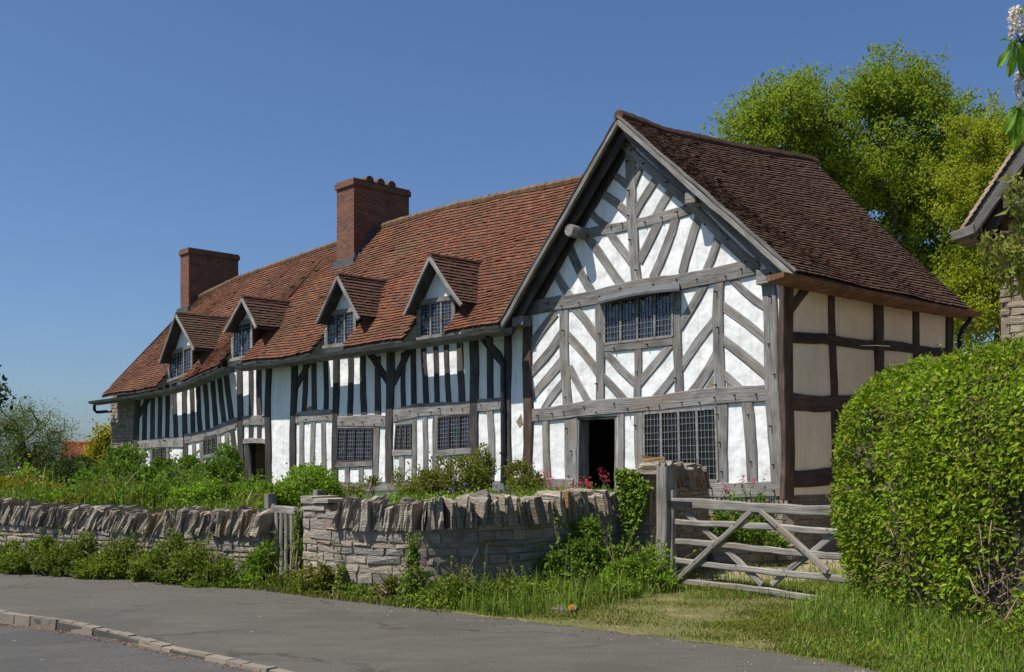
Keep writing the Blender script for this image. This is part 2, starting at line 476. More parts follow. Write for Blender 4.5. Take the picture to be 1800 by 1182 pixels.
G['ivy'] = leaf_mat("ivy_leaf", [(.10, .18, .012), (.17, .26, .02), (.22, .30, .03), (.06, .12, .012)], .3)
G['bark'] = flat_mat("bark", (.05, .042, .034), (.10, .088, .07), 8, .95, 30, .6)
G['twig'] = flat_mat("twig", (.20, .135, .085), (.32, .23, .155), 8, .95, 30, .4)
G['core'] = flat_mat("hedge_core_shade", (.03, .026, .014), (.07, .055, .035), 9, 1.0, 25, .8)  # twig brown darkened to paint the shade deep inside the hedge
G['blue'] = leaf_mat("blue_petal", [(.09, .08, .42), (.15, .12, .55)], .2)
G['red'] = leaf_mat("red_petal", [(.45, .03, .05), (.6, .06, .09), (.5, .05, .12)], .25)
G['white'] = leaf_mat("white_petal", [(.66, .58, .50), (.74, .69, .62)], .25)
G['yellow'] = leaf_mat("yellow_petal", [(.8, .5, .02), (.75, .42, .02)], .2)

# ================================================================== THE FARMHOUSE
T_END = ta(FP(195, 740))[0]
house = empty("farmhouse", W(12, 0, 1.0),
              "long timber framed house with white plaster panels, red tiled roof, dormers and cross gable", "farmhouse")
A_RIDGE = 3.08
def poly_t(pts, n, zoff=0.0):
    a = sorted((ta(FP(x, y, n))[0], FP(x, y, n).z + zoff) for x, y in pts)
    return np.array([p[0] for p in a]), np.array([p[1] for p in a])

T_J = ta(FP(413, 640, .55))[0]
EAVE_R = poly_t([(413, 638), (500, 628), (600, 611), (700, 598), (800, 582), (885, 568), (930, 560)], .55)
EAVE_L = poly_t([(180, 696), (230, 688), (280, 680), (330, 667), (370, 649), (400, 634), (416, 627)], .55)
RIDGE = [(335, 531), (418, 491), (500, 462), (590, 431), (690, 394), (800, 363), (900, 342), (1010, 319), (1100, 298)]
RIDGE = poly_t(RIDGE, -A_RIDGE)
T_VERGE = EAVE_L[0][-1]

def z_eave(t):
    return np.where(np.asarray(t) < T_J, np.interp(t, *EAVE_R), np.interp(t, *EAVE_L))
def z_ridge(t): return np.interp(t, *RIDGE)
NE = 0.55
def z_wing(t, a):
    v = (a + NE) / (A_RIDGE + NE)
    return z_eave(t) + (z_ridge(t) - z_eave(t)) * v - 0.10 * np.sin(np.pi * np.clip(v, 0, 1)) + 0.018 * np.sin(1.9 * np.asarray(t) + 2.3 * a)
def a_wing(t, z):
    aa = np.linspace(-NE, A_RIDGE, 80)
    zz = z_wing(np.full(80, t), aa)
    return float(np.interp(z, zz, aa))

def house_pts(t, a, z):
    t, a, z = np.broadcast_arrays(t, a, z)
    return np.stack([P0[0] + t * dL[0] + a * dR[0], P0[1] + t * dL[1] + a * dR[1], z], -1)

def tiled(name, Pf, Ls, Lv, mat, parent, e=.115, w=.175, clip=None, deck=True, deck_mat=None, seed=1):
    """courses of overlapping plain tiles over the surface Pf(s, v); v runs from the eave up"""
    rg = np.random.default_rng(seed)
    nc = max(2, int(round(Lv / e))); nt_ = max(2, int(round(Ls / w)))
    S0, S1, V0, V1 = [], [], [], []
    for j in range(nc):
        off = (0.5 if j % 2 else 0.0) + rg.uniform(-.06, .06)
        i = np.arange(-1, nt_ + 1)
        s0 = (i + off) / nt_ + rg.uniform(-.05, .05, len(i)) / nt_
        s1 = s0 + (1 - .035) / nt_
        k = (s1 > 0.002) & (s0 < .998)
        s0, s1 = np.clip(s0[k], 0, 1), np.clip(s1[k], 0, 1)
        S0.append(s0); S1.append(s1)
        v0 = j / nc + rg.uniform(-.035, .035, len(s0)) / nc
        V0.append(v0); V1.append(np.minimum(1.0, (j + 1.45) / nc + 0 * v0))
    S0, S1, V0, V1 = map(np.concatenate, (S0, S1, V0, V1))
    if clip is not None:
        k = clip((S0 + S1) / 2, V0 + .4 / nc)
        S0, S1, V0, V1 = S0[k], S1[k], V0[k], V1[k]
    sm, vm = (S0 + S1) / 2, (V0 + V1) / 2
    n = np.cross(Pf(sm + 1e-3, vm) - Pf(sm - 1e-3, vm), Pf(sm, vm + 1e-3) - Pf(sm, vm - 1e-3))
    n /= np.linalg.norm(n, axis=1)[:, None]
    n *= np.sign(n[:, 2])[:, None]
    N_ = len(S0)
    sk = rg.uniform(-.07, .07, N_) / nc
    hl = (.052 + rg.uniform(-.006, .008, N_) + (rg.random(N_) < .02) * .018)[:, None]
    hr = hl + rg.uniform(-.006, .006, N_)[:, None]
    A, B, C, D = Pf(S0, V0 + sk), Pf(S1, V0 - sk), Pf(S1, V1), Pf(S0, V1)
    V = np.stack([A + n * hl, B + n * hr, C + n * .012, D + n * .012, A + n * (hl - .027), B + n * (hr - .027), C - n * .006, D - n * .006], 1).reshape(-1, 3)
    q = np.array([[0, 1, 2, 3], [4, 5, 1, 0], [4, 0, 3, 7], [1, 5, 6, 2]])
    F = (np.arange(N_)[:, None, None] * 8 + q[None]).reshape(-1, 4)
    mats = [mat]; mi = np.zeros(len(F), np.int32)
    if deck:
        ns, nv = max(4, int(Ls / .22)), max(3, int(Lv / .35))
        s, v = np.meshgrid(np.linspace(0, 1, ns + 1), np.linspace(0, 1, nv + 1), indexing='ij')
        P = Pf(s.ravel(), v.ravel())
        top, bot = P - [0, 0, .012], P - [0, 0, .075]
        b0 = len(V); V = np.concatenate([V, top, bot]); M_ = len(P)
        keep = np.ones((ns, nv), bool)
        if clip is not None:
            keep = clip(((s[:-1, :-1] + s[1:, 1:]) / 2).ravel(), ((v[:-1, :-1] + v[1:, 1:]) / 2).ravel()).reshape(ns, nv)
        f = []
        id_ = lambda i, j: i * (nv + 1) + j
        for i in range(ns):
            for j in range(nv):
                if not keep[i, j]: continue
                a, b, c, d = id_(i, j), id_(i + 1, j), id_(i + 1, j + 1), id_(i, j + 1)
                f.append([a, b, c, d]); f.append([a + M_, d + M_, c + M_, b + M_])
                for (di, dj, p, q2) in ((-1, 0, d, a), (1, 0, b, c), (0, -1, a, b), (0, 1, c, d)):
                    ii, jj = i + di, j + dj
                    if not (0 <= ii < ns and 0 <= jj < nv) or not keep[ii, jj]:
                        f.append([p, q2, q2 + M_, p + M_])
        f = np.array(f) + b0
        F = np.concatenate([F, f]); mi = np.concatenate([mi, np.ones(len(f), np.int32)])
        mats = [mat, deck_mat or MT['oak_dark']]
    return mesh_np(name, V, F, mats, parent, mi)

# ---------------------------------------------------------------- timbers
CNT = {}
def timber(kind, proj, nrm, x1, y1, x2, y2, wpx, mat='oak', proud=.03, parent=None, bow=0.0, pegs=0, off=0.0, back=.05):
    """a hewn timber between two photo points lying on a wall plane"""
    parent = parent or house
    p, q = proj(x1, y1, off), proj(x2, y2, off)
    dx, dy = x2 - x1, y2 - y1
    l = math.hypot(dx, dy); ox, oy = -dy / l * wpx / 2, dx / l * wpx / 2
    cx, cy = (x1 + x2) / 2, (y1 + y2) / 2
    ax = (q - p).normalized()
    cr = proj(cx + ox, cy + oy, off) - proj(cx - ox, cy - oy, off)
    w = (cr - ax * cr.dot(ax)).length
    return hewn(kind, p, q, w, nrm, mat, proud, parent, bow, pegs, back)

def hewn(kind, p, q, w, nrm, mat='oak', proud=.03, parent=None, bow=0.0, pegs=0, back=.05):
    nrm = Vector(nrm).normalized()
    ax = (q - p).normalized()
    L_ = (q - p).length
    y = nrm.cross(ax).normalized()
    z = ax.cross(y).normalized()
    proud = proud + R.uniform(-.006, .006)
    n = max(3, int(L_ / .28))
    v, f = [], []
    ph1, ph2 = R.uniform(0, 6), R.uniform(0, 6)
    for i in range(n + 1):
        x = L_ * i / n
        c = bow * math.sin(math.pi * i / n) + min(.016, .08 * w) * math.sin(x * 2.1 + ph1) + R.uniform(-.007, .007)
        h0 = w / 2 * (1 + .05 * math.sin(x * 1.7 + ph2) + R.uniform(-.05, .05))
        h1 = w / 2 * (1 + .05 * math.sin(x * 2.3 + ph1) + R.uniform(-.05, .05))
        d = proud + R.uniform(-.003, .003)
        for (yy, zz) in ((-h0, -back), (-h0, d - .012), (-h0 + .014, d), (h1 - .014, d), (h1, d - .012), (h1, -back)):
            v.append((x, c + yy, zz))
    for i in range(n):
        for k in range(5):
            a = i * 6 + k
            f.append([a, a + 6, a + 7, a + 1])
    f.append([0, 1, 2, 3, 4, 5]); f.append([n * 6 + k for k in (5, 4, 3, 2, 1, 0)])
    mi = [0] * len(f)
    mats = [MT[mat]]
    if pegs:
        mats.append(MT['oak_dark'])
        for k in range(pegs):
            x = L_ * (k + .5 + R.uniform(-.2, .2)) / pegs
            yy = R.uniform(-.3, .3) * w
            b = len(v); r = .012; e = proud + R.uniform(.03, .07)
            for zz in (proud - .01, e):
                for (sx, sy) in ((-1, -1), (1, -1), (1, 1), (-1, 1)):
                    v.append((x + sx * r, yy + sy * r - (.02 if zz == e else 0), zz))
            g = [[3, 2, 1, 0], [4, 5, 6, 7], [0, 1, 5, 4], [1, 2, 6, 5], [2, 3, 7, 6], [3, 0, 4, 7]]
            f += [[b + i for i in q_] for q_ in g]; mi += [1] * 6
    M_ = Matrix((( ax.x, y.x, z.x, p.x), (ax.y, y.y, z.y, p.y), (ax.z, y.z, z.z, p.z), (0, 0, 0, 1)))
    return mesh_np(kind, v, f, mats, parent, mi, matrix=M_)

def window(quad, proj, nrm, lights, cols, rows, parent, off=.008, glass='glass', bar='oak', tilt=.010, seed=0, frame=.05):
    rg = random.Random(seed)
    TL, TR, BR, BL = [proj(x, y, off) for x, y in quad]
    def at(u, v): return (TL * (1 - u) + TR * u) * (1 - v) + (BL * (1 - u) + BR * u) * v
    nrm = Vector(nrm)
    g = MB()
    came = MB()
    for k in range(lights):
        lt = nrm.cross(Vector((0, 0, 1))) * rg.uniform(-.006, .006)
        for i in range(cols):
            for j in range(rows):
                u0, u1 = (k + i / cols) / lights, (k + (i + 1) / cols) / lights
                v0, v1 = j / rows, (j + 1) / rows
                tx, ty = rg.gauss(0, tilt), rg.gauss(0, tilt)
                wq = (at(u1, v0) - at(u0, v0)).length; hq = (at(u0, v1) - at(u0, v0)).length
                e = [(-wq * tx - hq * ty), (wq * tx - hq * ty), (wq * tx + hq * ty), (-wq * tx + hq * ty)]
                c = [(u0, v0), (u1, v0), (u1, v1), (u0, v1)]
                g.quad(*[at(a, b) + nrm * (.004 + e_ * .5) for (a, b), e_ in zip(reversed(c), reversed(e))])
        for i in range(1, cols):
            u = (k + i / cols) / lights + rg.uniform(-.004, .004)
            came.bar(at(u, 0), at(u + rg.uniform(-.004, .004), 1), .012, .010, nrm, off=.012)
        for j in range(1, rows):
            v = j / rows + rg.uniform(-.008, .008)
            came.bar(at(k / lights, v), at((k + 1) / lights, v + rg.uniform(-.008, .008)), .011, .009, nrm, off=.0125)
    w = g.build("window", MT[glass], parent)
    came.build("lead_lattice", MT['came'], w)
    for k in range(1, lights):
        mb = MB(); mb.bar(at(k / lights, 0), at(k / lights, 1), .055, .035, nrm, off=.004)
        mb.build("mullion", MT[bar], w)
    fr = MB()
    for a, b in (((0, 0), (1, 0)), ((0, 1), (1, 1))): fr.bar(at(*a), at(*b), frame, .03, nrm, off=.0045)
    for a, b in (((0, 0), (0, 1)), ((1, 0), (1, 1))): fr.bar(at(*a), at(*b), frame, .033, nrm, off=.0045)
    fr.build("frame", MT[bar], w)
    return w

def wall_cols(name, ts, ztop, z0, mat, holes=(), a=0.0):
    """front wall standing at depth a, cut into columns; holes = (t0, t1, ztop)"""
    ts = sorted(set(list(ts) + [h[0] for h in holes] + [h[1] for h in holes]))
    mb = MB()
    for t0, t1 in zip(ts[:-1], ts[1:]):
        tm = (t0 + t1) / 2
        zb = z0
        for h in holes:
            if h[0] < tm < h[1]: zb = h[2]
        za, zc = float(ztop(t0)), float(ztop(t1))
        k = max(1, int((min(za, zc) - zb) / .5))
        for i in range(k):
            f0, f1 = i / k, (i + 1) / k
            mb.quad(W(t0, a, zb + (za - zb) * f0), W(t0, a, zb + (za - zb) * f1), W(t1, a, zb + (zc - zb) * f1), W(t1, a, zb + (zc - zb) * f0))
    return mb.build(name, mat, house)

# ---------------------------------------------------------------- walls
T_GL = ta(FP(921, 700))[0]                 # where gable frame and wing meet
T_SW = ta(FP(241, 760))[0]                 # timber frame ends, rubble end wall begins
GA_F, GA_B = -0.45, 6.92                   # gable roof front and back verge
T_APEX, T_ER, T_EL = 3.70, -0.30, 7.22
RG = [(1087, 203), (1160, 231), (1300, 262), (1420, 281)]
def plane_t(px, py, t):                    # point on the vertical plane t = const
    return SP(px, py, -t)
rg_a = np.array([ta(plane_t(x, y, T_APEX))[1] for x, y in RG]); rg_z = np.array([plane_t(x, y, T_APEX).z for x, y in RG])
def zg_ridge(a): return np.interp(a, rg_a, rg_z)
ER = [(1380, 474), (1500, 502), (1600, 523), (1703, 546)]
er_a = np.array([ta(plane_t(x, y, T_ER))[1] for x, y in ER]); er_z = np.array([plane_t(x, y, T_ER).z for x, y in ER])
def zg_eave(a): return np.interp(a, er_a, er_z)
Z_EL = FP(885, 570, .47).z
def z_gable(t, a):
    t = np.asarray(t, float)
    r = zg_eave(a) + (zg_ridge(a) - zg_eave(a)) * (t - T_ER) / (T_APEX - T_ER)
    l = Z_EL + (zg_ridge(a) - Z_EL) * (T_EL - t) / (T_EL - T_APEX)
    return np.where(t < T_APEX, r, l)

GD = (ta(FP(1084, 800))[0], ta(FP(1014, 800))[0], FP(1050, 737).z)
WD = (ta(FP(467, 800))[0], ta(FP(431, 800))[0], FP(450, 778).z)
Z0 = 0.98
wall_cols("gable_wall", [0, 1, 2, T_APEX, 5, 6, T_GL], lambda t: z_gable(t, 0) - .10, Z0, MT['plaster'], [GD])
wall_cols("wing_wall", list(np.linspace(T_GL, T_SW, 60)), lambda t: z_wing(t, 0) - .10, Z0, MT['plaster'], [WD])
# side wall under the right eave
A_BACK = 6.6
mb = MB()
for i in range(8):
    a0, a1 = A_BACK * i / 8, A_BACK * (i + 1) / 8
    mb.quad(W(0, a0, 1.15), W(0, a1, 1.15), W(0, a1, float(z_gable(0, a1)) - .1), W(0, a0, float(z_gable(0, a0)) - .1))
mb.build("side_wall", MT['cream'], house)
# hidden back and end walls
mb = MB()
ab = 2 * A_RIDGE + NE - .4
mb.quad(W(0, A_BACK, 0), W(T_EL, A_BACK, 0), W(T_EL, A_BACK, 4.9), W(0, A_BACK, 5.2))
mb.add([W(0, A_BACK, 5.2), W(T_EL, A_BACK, 4.9), W(T_APEX, A_BACK, 9.1)], [[0, 1, 2]])
mb.quad(W(T_EL, ab, .5), W(T_END, ab, .5), W(T_END, ab, 4.4), W(T_EL, ab, 4.9))
mb.quad(W(T_EL, ab, .5), W(T_EL, ab, 4.9), W(T_EL, A_BACK, 4.9), W(T_EL, A_BACK, .5))
mb.build("back_wall", MT['plaster'], house)
mb = MB()
mb.add([W(T_END, 0, .5), W(T_END, ab, .5), W(T_END, ab, 4.4), W(T_END, A_RIDGE, float(z_ridge(T_END)) - .15), W(T_END, 0, float(z_wing(T_END, 0)) - .1)], [[0, 1, 2, 3, 4]])
mb.build("end_wall", MT['stone_warm'], house)

def rubble(name, path, z0, zt, mat, parent, hmin=.06, hmax=.12, lmin=.14, lmax=.42, core=True, thick=.42, seed=3, jut=.02, right_end=True):
    """coursed rubble along path [(x,y)..]; outside is to the right-hand side of travel; zt(s) = top"""
    rg = random.Random(seed)
    P = [Vector((p[0], p[1], 0)) for p in path]
    cum = [0]
    for a, b in zip(P[:-1], P[1:]): cum.append(cum[-1] + (b - a).length)
    Lt = cum[-1]
    def at(s):
        s = min(max(s, 0), Lt - 1e-6)
        for i in range(len(P) - 1):
            if s <= cum[i + 1]:
                d = (P[i + 1] - P[i]).normalized()
                return P[i] + d * (s - cum[i]), d
    def nrm(s):
        d = (at(s + .15)[1] + at(s - .15)[1]).normalized()
        return Vector((d.y, -d.x, 0))
    mb = MB()
    top = max(zt(s) for s in np.linspace(0, Lt, 30))
    z = z0
    while z < top - .02:
        h = rg.uniform(hmin, hmax)
        s = rg.uniform(-.2, 0)
        while s < Lt:
            l = rg.uniform(lmin, lmax) * (1.3 if h < .08 else 1)
            s0, s1 = max(s, 0) + .004, min(s + l, Lt) - .004
            s += l
            if s1 - s0 < .04: continue
            zt_ = zt((s0 + s1) / 2)
            if z + .03 > zt_: continue
            hh = min(h, zt_ - z)
            za, zb = z + .004 + rg.uniform(-.010, .010), z + hh - .004 + rg.uniform(-.010, .010)
            o = rg.uniform(.1, 1) * jut
            n0, n1 = nrm(s0), nrm(s1)
            p0, p1 = at(s0)[0], at(s1)[0]
            j = lambda k=.013: rg.uniform(-k, k)
            back = [p0 - n0 * .05 + Vector((0, 0, za)), p1 - n1 * .05 + Vector((0, 0, za)), p1 - n1 * .05 + Vector((0, 0, zb)), p0 - n0 * .05 + Vector((0, 0, zb))]
            d = at((s0 + s1) / 2)[1]; i_ = .010
            fr = [p0 + d * (i_ + j()) + n0 * (o + j()) + Vector((0, 0, za + i_ * .6 + j())), p1 - d * (i_ + j()) + n1 * (o + j()) + Vector((0, 0, za + i_ * .6 + j())),
                  p1 - d * (i_ + j()) + n1 * (o + j()) + Vector((0, 0, zb - i_ * .6 + j())), p0 + d * (i_ + j()) + n0 * (o + j()) + Vector((0, 0, zb - i_ * .6 + j()))]
            m0 = (fr[0] + fr[3]) / 2 * .5 + (fr[1] + fr[2]) / 2 * .5 + nrm((s0 + s1) / 2) * rg.uniform(0, .012)
            mb.add(back + fr + [m0], [[0, 1, 5, 4], [1, 2, 6, 5], [2, 3, 7, 6], [3, 0, 4, 7], [4, 5, 8], [5, 6, 8], [6, 7, 8], [7, 4, 8]])
        z += h
    if core:
        n = max(2, int(Lt / .25))
        ss = [Lt * i / n for i in range(n + 1)]
        for a, b in zip(ss[:-1], ss[1:]):
            pa, pb, na, nb = at(a)[0], at(b)[0], nrm(a), nrm(b)
            za, zb = zt(a) - .01, zt(b) - .01
            V3 = lambda p, z_: Vector((p.x, p.y, z_))
            c = [pa - na * .008, pb - nb * .008, pb - nb * thick, pa - na * thick]
            mb.hexa([V3(c[0], z0 - .1), V3(c[1], z0 - .1), V3(c[2], z0 - .1), V3(c[3], z0 - .1), V3(c[0], za), V3(c[1], zb), V3(c[2], zb), V3(c[3], za)], 1)
    return mb.build(name, [mat, MT['mortar']], parent), at, nrm, Lt

def xy(v): return (v.x, v.y)
rubble("rubble_wall", [xy(W(T_END, 0, 0)), xy(W(T_SW - .05, 0, 0))], .7, lambda s: float(z_wing(T_END - s, 0)) - .12, MT['stone_warm'], house, .09, .17, .16, .42, seed=5, jut=.03)
# plinth along the front and round the right corner
rubble("plinth_wall", [xy(W(1.9, -.02, 0)), xy(W(-.03, -.02, 0)), xy(W(-.03, A_BACK, 0))], -.05, lambda s: 1.10 if s < 2.0 else .98, MT['stone_warm'], house, .09, .15, .2, .5, seed=6, thick=.3)
mb = MB(); mb.hbox(-.015, .3, 0, A_BACK, .99, 1.17); mb.build("brick_course", MT['plinth'], house, uv=True)

# rooms seen through the doors
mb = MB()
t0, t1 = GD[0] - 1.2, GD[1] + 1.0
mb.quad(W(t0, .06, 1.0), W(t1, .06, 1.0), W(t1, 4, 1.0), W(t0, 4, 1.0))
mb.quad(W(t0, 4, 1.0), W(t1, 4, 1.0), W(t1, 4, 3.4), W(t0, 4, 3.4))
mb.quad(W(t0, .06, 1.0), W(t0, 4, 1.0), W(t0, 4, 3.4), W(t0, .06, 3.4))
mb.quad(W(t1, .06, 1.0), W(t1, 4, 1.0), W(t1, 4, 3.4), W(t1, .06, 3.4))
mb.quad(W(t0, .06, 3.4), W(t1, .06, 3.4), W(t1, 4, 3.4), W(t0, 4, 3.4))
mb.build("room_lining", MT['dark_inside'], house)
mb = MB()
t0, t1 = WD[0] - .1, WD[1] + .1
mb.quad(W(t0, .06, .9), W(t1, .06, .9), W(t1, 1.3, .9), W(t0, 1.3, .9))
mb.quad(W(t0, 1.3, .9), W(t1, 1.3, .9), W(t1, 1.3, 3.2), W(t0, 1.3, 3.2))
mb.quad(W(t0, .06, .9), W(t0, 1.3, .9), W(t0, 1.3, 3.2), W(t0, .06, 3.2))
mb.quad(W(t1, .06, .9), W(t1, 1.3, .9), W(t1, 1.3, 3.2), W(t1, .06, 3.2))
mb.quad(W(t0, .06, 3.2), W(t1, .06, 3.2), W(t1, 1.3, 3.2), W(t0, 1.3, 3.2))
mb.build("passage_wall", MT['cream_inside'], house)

# ---------------------------------------------------------------- front timbers (photo points on the wall plane)
def Tm(kind, lst, mat, proud, pegs=0):
    for r in lst:
        x1, y1, x2, y2, w = r[:5]
        if kind in ('brace', 'stud') and not (kind == 'stud' and y2 > 800):
            l_ = math.hypot(x2 - x1, y2 - y1); k_ = 9 if x1 > 900 else 5; ex, ey = (x2 - x1) / l_ * k_, (y2 - y1) / l_ * k_
            x1, y1, x2, y2 = x1 - ex, y1 - ey, x2 + ex, y2 + ey
        timber(kind, FP, NF, x1, y1, x2, y2, w, mat, proud, pegs=(r[5] if len(r) > 5 else pegs), bow=(r[6] if len(r) > 6 else R.uniform(-.05, .05) if kind == 'brace' else R.uniform(-.03, .03)))

Tm("post", [(929, 571, 929, 850, 15, 0, 0)], 'oak_brown', .055)
Tm("post", [(1351, 497, 1368, 850, 24, 5, 0)], 'oak', .055)
Tm("beam", [(920, 546, 1335, 470, 27, 12, .01), (936, 730, 1352, 689, 27, 14, .01)], 'oak', .045)
Tm("beam", [(1026, 415, 1216, 369, 18, 6, 0)], 'oak', .034)
Tm("beam", [(1063, 612, 1184, 599, 16, 2, 0)], 'oak', .040)
Tm("post", [(1107, 262, 1119, 503, 17, 5, 0)], 'oak', .040)
Tm("rafter", [(1103, 254, 938, 540, 15, 0, 0)], 'oak_dark', .05)
Tm("rafter", [(1094, 250, 1333, 473, 16, 7, 0)], 'oak', .05)
Tm("brace", [(1081, 312, 1102, 328, 13), (1061, 343, 1106, 380, 15), (1043, 375, 1071, 396, 13), (1131, 292, 1116, 322, 12), (1154, 317, 1119, 373, 14), (1182, 338, 1158, 376, 15),
             (1074, 412, 1112, 464, 14), (1033, 418, 1090, 497, 16), (1006, 446, 1042, 512, 15), (980, 484, 1008, 524, 15),
             (1157, 392, 1127, 452, 15), (1186, 386, 1152, 481, 15), (1226, 388, 1202, 473, 15), (1262, 417, 1245, 468, 14)], 'oak', .024)
Tm("stud", [(993, 552, 997.5, 718, 16, 2), (1055.6, 530, 1056.4, 710, 15, 2), (1191.5, 505, 1193, 696, 15, 2), (1265.6, 490, 1265.6, 690, 19, 3), (1121, 614, 1121, 704, 13, 1),
            (960.7, 738, 961.4, 850, 12), (1003, 730, 1006, 866, 22, 3), (1091.7, 722, 1092.4, 850, 12), (1123.4, 722, 1127, 850, 16, 2), (1269.7, 710, 1272, 850, 19, 3), (1315, 705, 1322.6, 850, 19, 2)], 'oak', .034)
Tm("brace", [(973, 558, 937, 604, 14), (986, 588, 937, 652, 15), (988, 635, 937, 698, 15), (988, 676, 960, 717, 13),
             (1014, 548, 1050, 591, 15), (1003, 597, 1050, 654, 15), (1005, 655, 1039, 710, 13),
             (1068, 623, 1115, 669, 14), (1064, 666, 1098, 706, 14), (1174, 614, 1129, 666, 14), (1184, 660, 1152, 698, 14),
             (1238, 502, 1200, 569, 15), (1256, 567, 1200, 640, 16), (1256, 634, 1215, 692, 18),
             (1294, 496, 1342, 537, 14), (1275, 543, 1348, 599, 16), (1275, 601, 1349, 663, 17), (1275, 662, 1302, 686, 14)], 'oak', .022)
Tm("sill_beam", [(1228, 859, 1388, 862, 27, 4, 0), (932, 852, 1010, 853, 20, 0, 0)], 'oak', .06)
# door reveal in the gable
for (x, k) in ((GD[0], .03), (GD[1], -.03)):
    hewn("door_jamb", W(x + k, .02, 1.0), W(x + k, .02, GD[2]), .07, NF, 'oak', .03, house, back=.30)
hewn("door_lintel", W(GD[0], .02, GD[2] + .02), W(GD[1], .02, GD[2] + .02), .07, NF, 'oak_dark', .03, house, back=.30)
mb = MB(); mb.hbox(GD[0] - .1, GD[1] + .1, -.3, .1, .85, 1.0); mb.build("door_step", MT['stone_warm'], house)
# repair patches where the plaster has fallen
for pts in ([(1237, 686), (1254, 684), (1254, 659)], [(1277, 682), (1289, 680), (1277, 671)], [(597, 731), (617, 730), (614, 739), (597, 740)], [(907, 742), (916, 728), (919, 746), (913, 752)], [(538, 722), (550, 721), (551, 713), (541, 716)]):
    mb = MB(); P = [FP(x, y, .008) for x, y in pts]; Q = [FP(x, y, -.02) for x, y in pts]; k = len(P)
    mb.add(P + Q, [list(range(k))] + [[i, (i + 1) % k, k + (i + 1) % k, k + i] for i in range(k)]); mb.build("bare_patch", MT['stone_warm'], house)

# wing, right part
DK = 'oak_dark'
Tm("post", [(473, 645, 473, 850, 9.5), (518.5, 640, 514.5, 845, 10), (593, 622, 589, 850, 10), (688.5, 610, 685, 850, 12.5), (834, 590, 836, 850, 14.5), (893.4, 575, 893.4, 850, 11)], DK, .05)
Tm("stud", [(537, 645, 535, 724, 8.5), (553, 636, 552.5, 724, 8.5), (573, 632, 572.6, 724, 8), (616, 624, 616, 732, 9.5), (639, 620, 640, 732, 10), (664.7, 632, 664.7, 733, 10.5),
            (709, 625, 710, 724, 9), (726, 606, 728, 720, 9.5), (745, 603, 749, 717, 9.5), (765, 600, 769.7, 715, 8.5), (784, 597, 790.4, 712, 9.5), (808.5, 594, 811.4, 708, 11.5), (861.7, 585, 862.5, 702, 11.5)], DK, .026)
Tm("brace", [(545, 635, 522, 678, 9.5), (651, 622, 686, 675, 11), (721, 612, 694, 669, 11), (846, 586, 884, 637, 12)], DK, .036)
Tm("beam", [(516, 734, 590, 732, 20, 4, .02), (595, 740, 686, 741, 20, 5, 0), (693, 731, 830, 716, 23, 7, .05), (840, 713, 890, 708, 23, 2, 0)], 'oak', .042)
Tm("stud", [(532, 742, 531.5, 850, 8), (551, 742, 550, 850, 8), (570, 741, 569.7, 850, 8), (661.8, 748, 660, 850, 11), (728.8, 738, 727, 850, 9), (748.5, 734, 747, 850, 9), (766.8, 730, 765, 850, 10),
            (611, 822, 611, 850, 8), (635, 821, 634.5, 850, 8), (706.4, 803, 705, 850, 9), (790, 800, 790, 850, 8), (810, 800, 810, 850, 8), (862.6, 722, 863, 850, 11.5)], 'oak', .030)
Tm("window_sill", [(592, 816, 657, 815.5, 10), (692, 797, 726, 796, 11), (768, 797, 832, 794, 12.5)], 'oak', .05)
Tm("window_lintel", [(594, 751, 658, 750.5, 5), (696, 747, 726, 744, 5), (770, 733, 830, 726.5, 5)], 'oak', .034)
Tm("sill_beam", [(488, 856, 890, 855, 17, 0, 0)], 'oak', .045)
# wing, left part
Tm("post", [(243, 695, 239, 835, 8.5), (421.5, 640, 424.5, 740, 9), (424, 740, 428, 848, 10)], DK, .05)
Tm("stud", [(257, 700, 254, 776, 7), (269.5, 692, 268, 776, 7.5), (281.5, 688, 281.5, 774, 7), (294.7, 682, 294.7, 773, 7), (307, 679, 309.5, 773, 7.5), (324, 672, 326, 830, 9),
            (336.8, 667, 340.7, 764, 7.5), (347.7, 663, 353, 760, 7.5), (359.3, 658, 366, 756, 8), (372.6, 651, 379.6, 750, 8), (384, 646, 394, 745, 8.5), (396, 640, 407, 740, 9), (407, 738, 418, 840, 9),
            (441, 645, 442, 738, 8), (456, 642, 456, 738, 9), (442, 744, 441, 776, 8), (456, 744, 456, 776, 8)], DK, .026)
Tm("brace", [(262, 697, 244, 730, 9)], DK, .036)
Tm("beam", [(240, 783, 324, 777, 17, 3, .02), (326, 773, 415, 745, 17, 3, -.05), (412, 740.5, 470, 740.5, 16, 3, 0)], 'oak', .042)
Tm("stud", [(252, 788, 252, 840, 7), (267, 788, 267, 840, 7.5), (295, 785, 295, 840, 7.5), (341, 775, 342, 840, 7), (355, 771, 355, 840, 7.5), (385, 762, 386, 840, 8), (399, 757, 400, 840, 8)], 'oak', .030)
Tm("window_sill", [(268, 826, 294, 824.5, 7), (358, 803, 384, 800, 7)], 'oak', .05)
Tm("sill_beam", [(236, 842, 428, 846, 12, 0, 0)], 'oak', .045)
Tm("door_lintel", [(427, 777.5, 471, 776.5, 9, 0, .05)], 'oak', .04)
hewn("door_jamb", W(WD[1] - .04, .02, 1.0), W(WD[1] - .04, .02, WD[2]), .12, NF, 'oak_dark', .03, house, back=.3)
Tm("door_post", [(434, 782, 440, 846, 7)], 'oak_dark', .02)

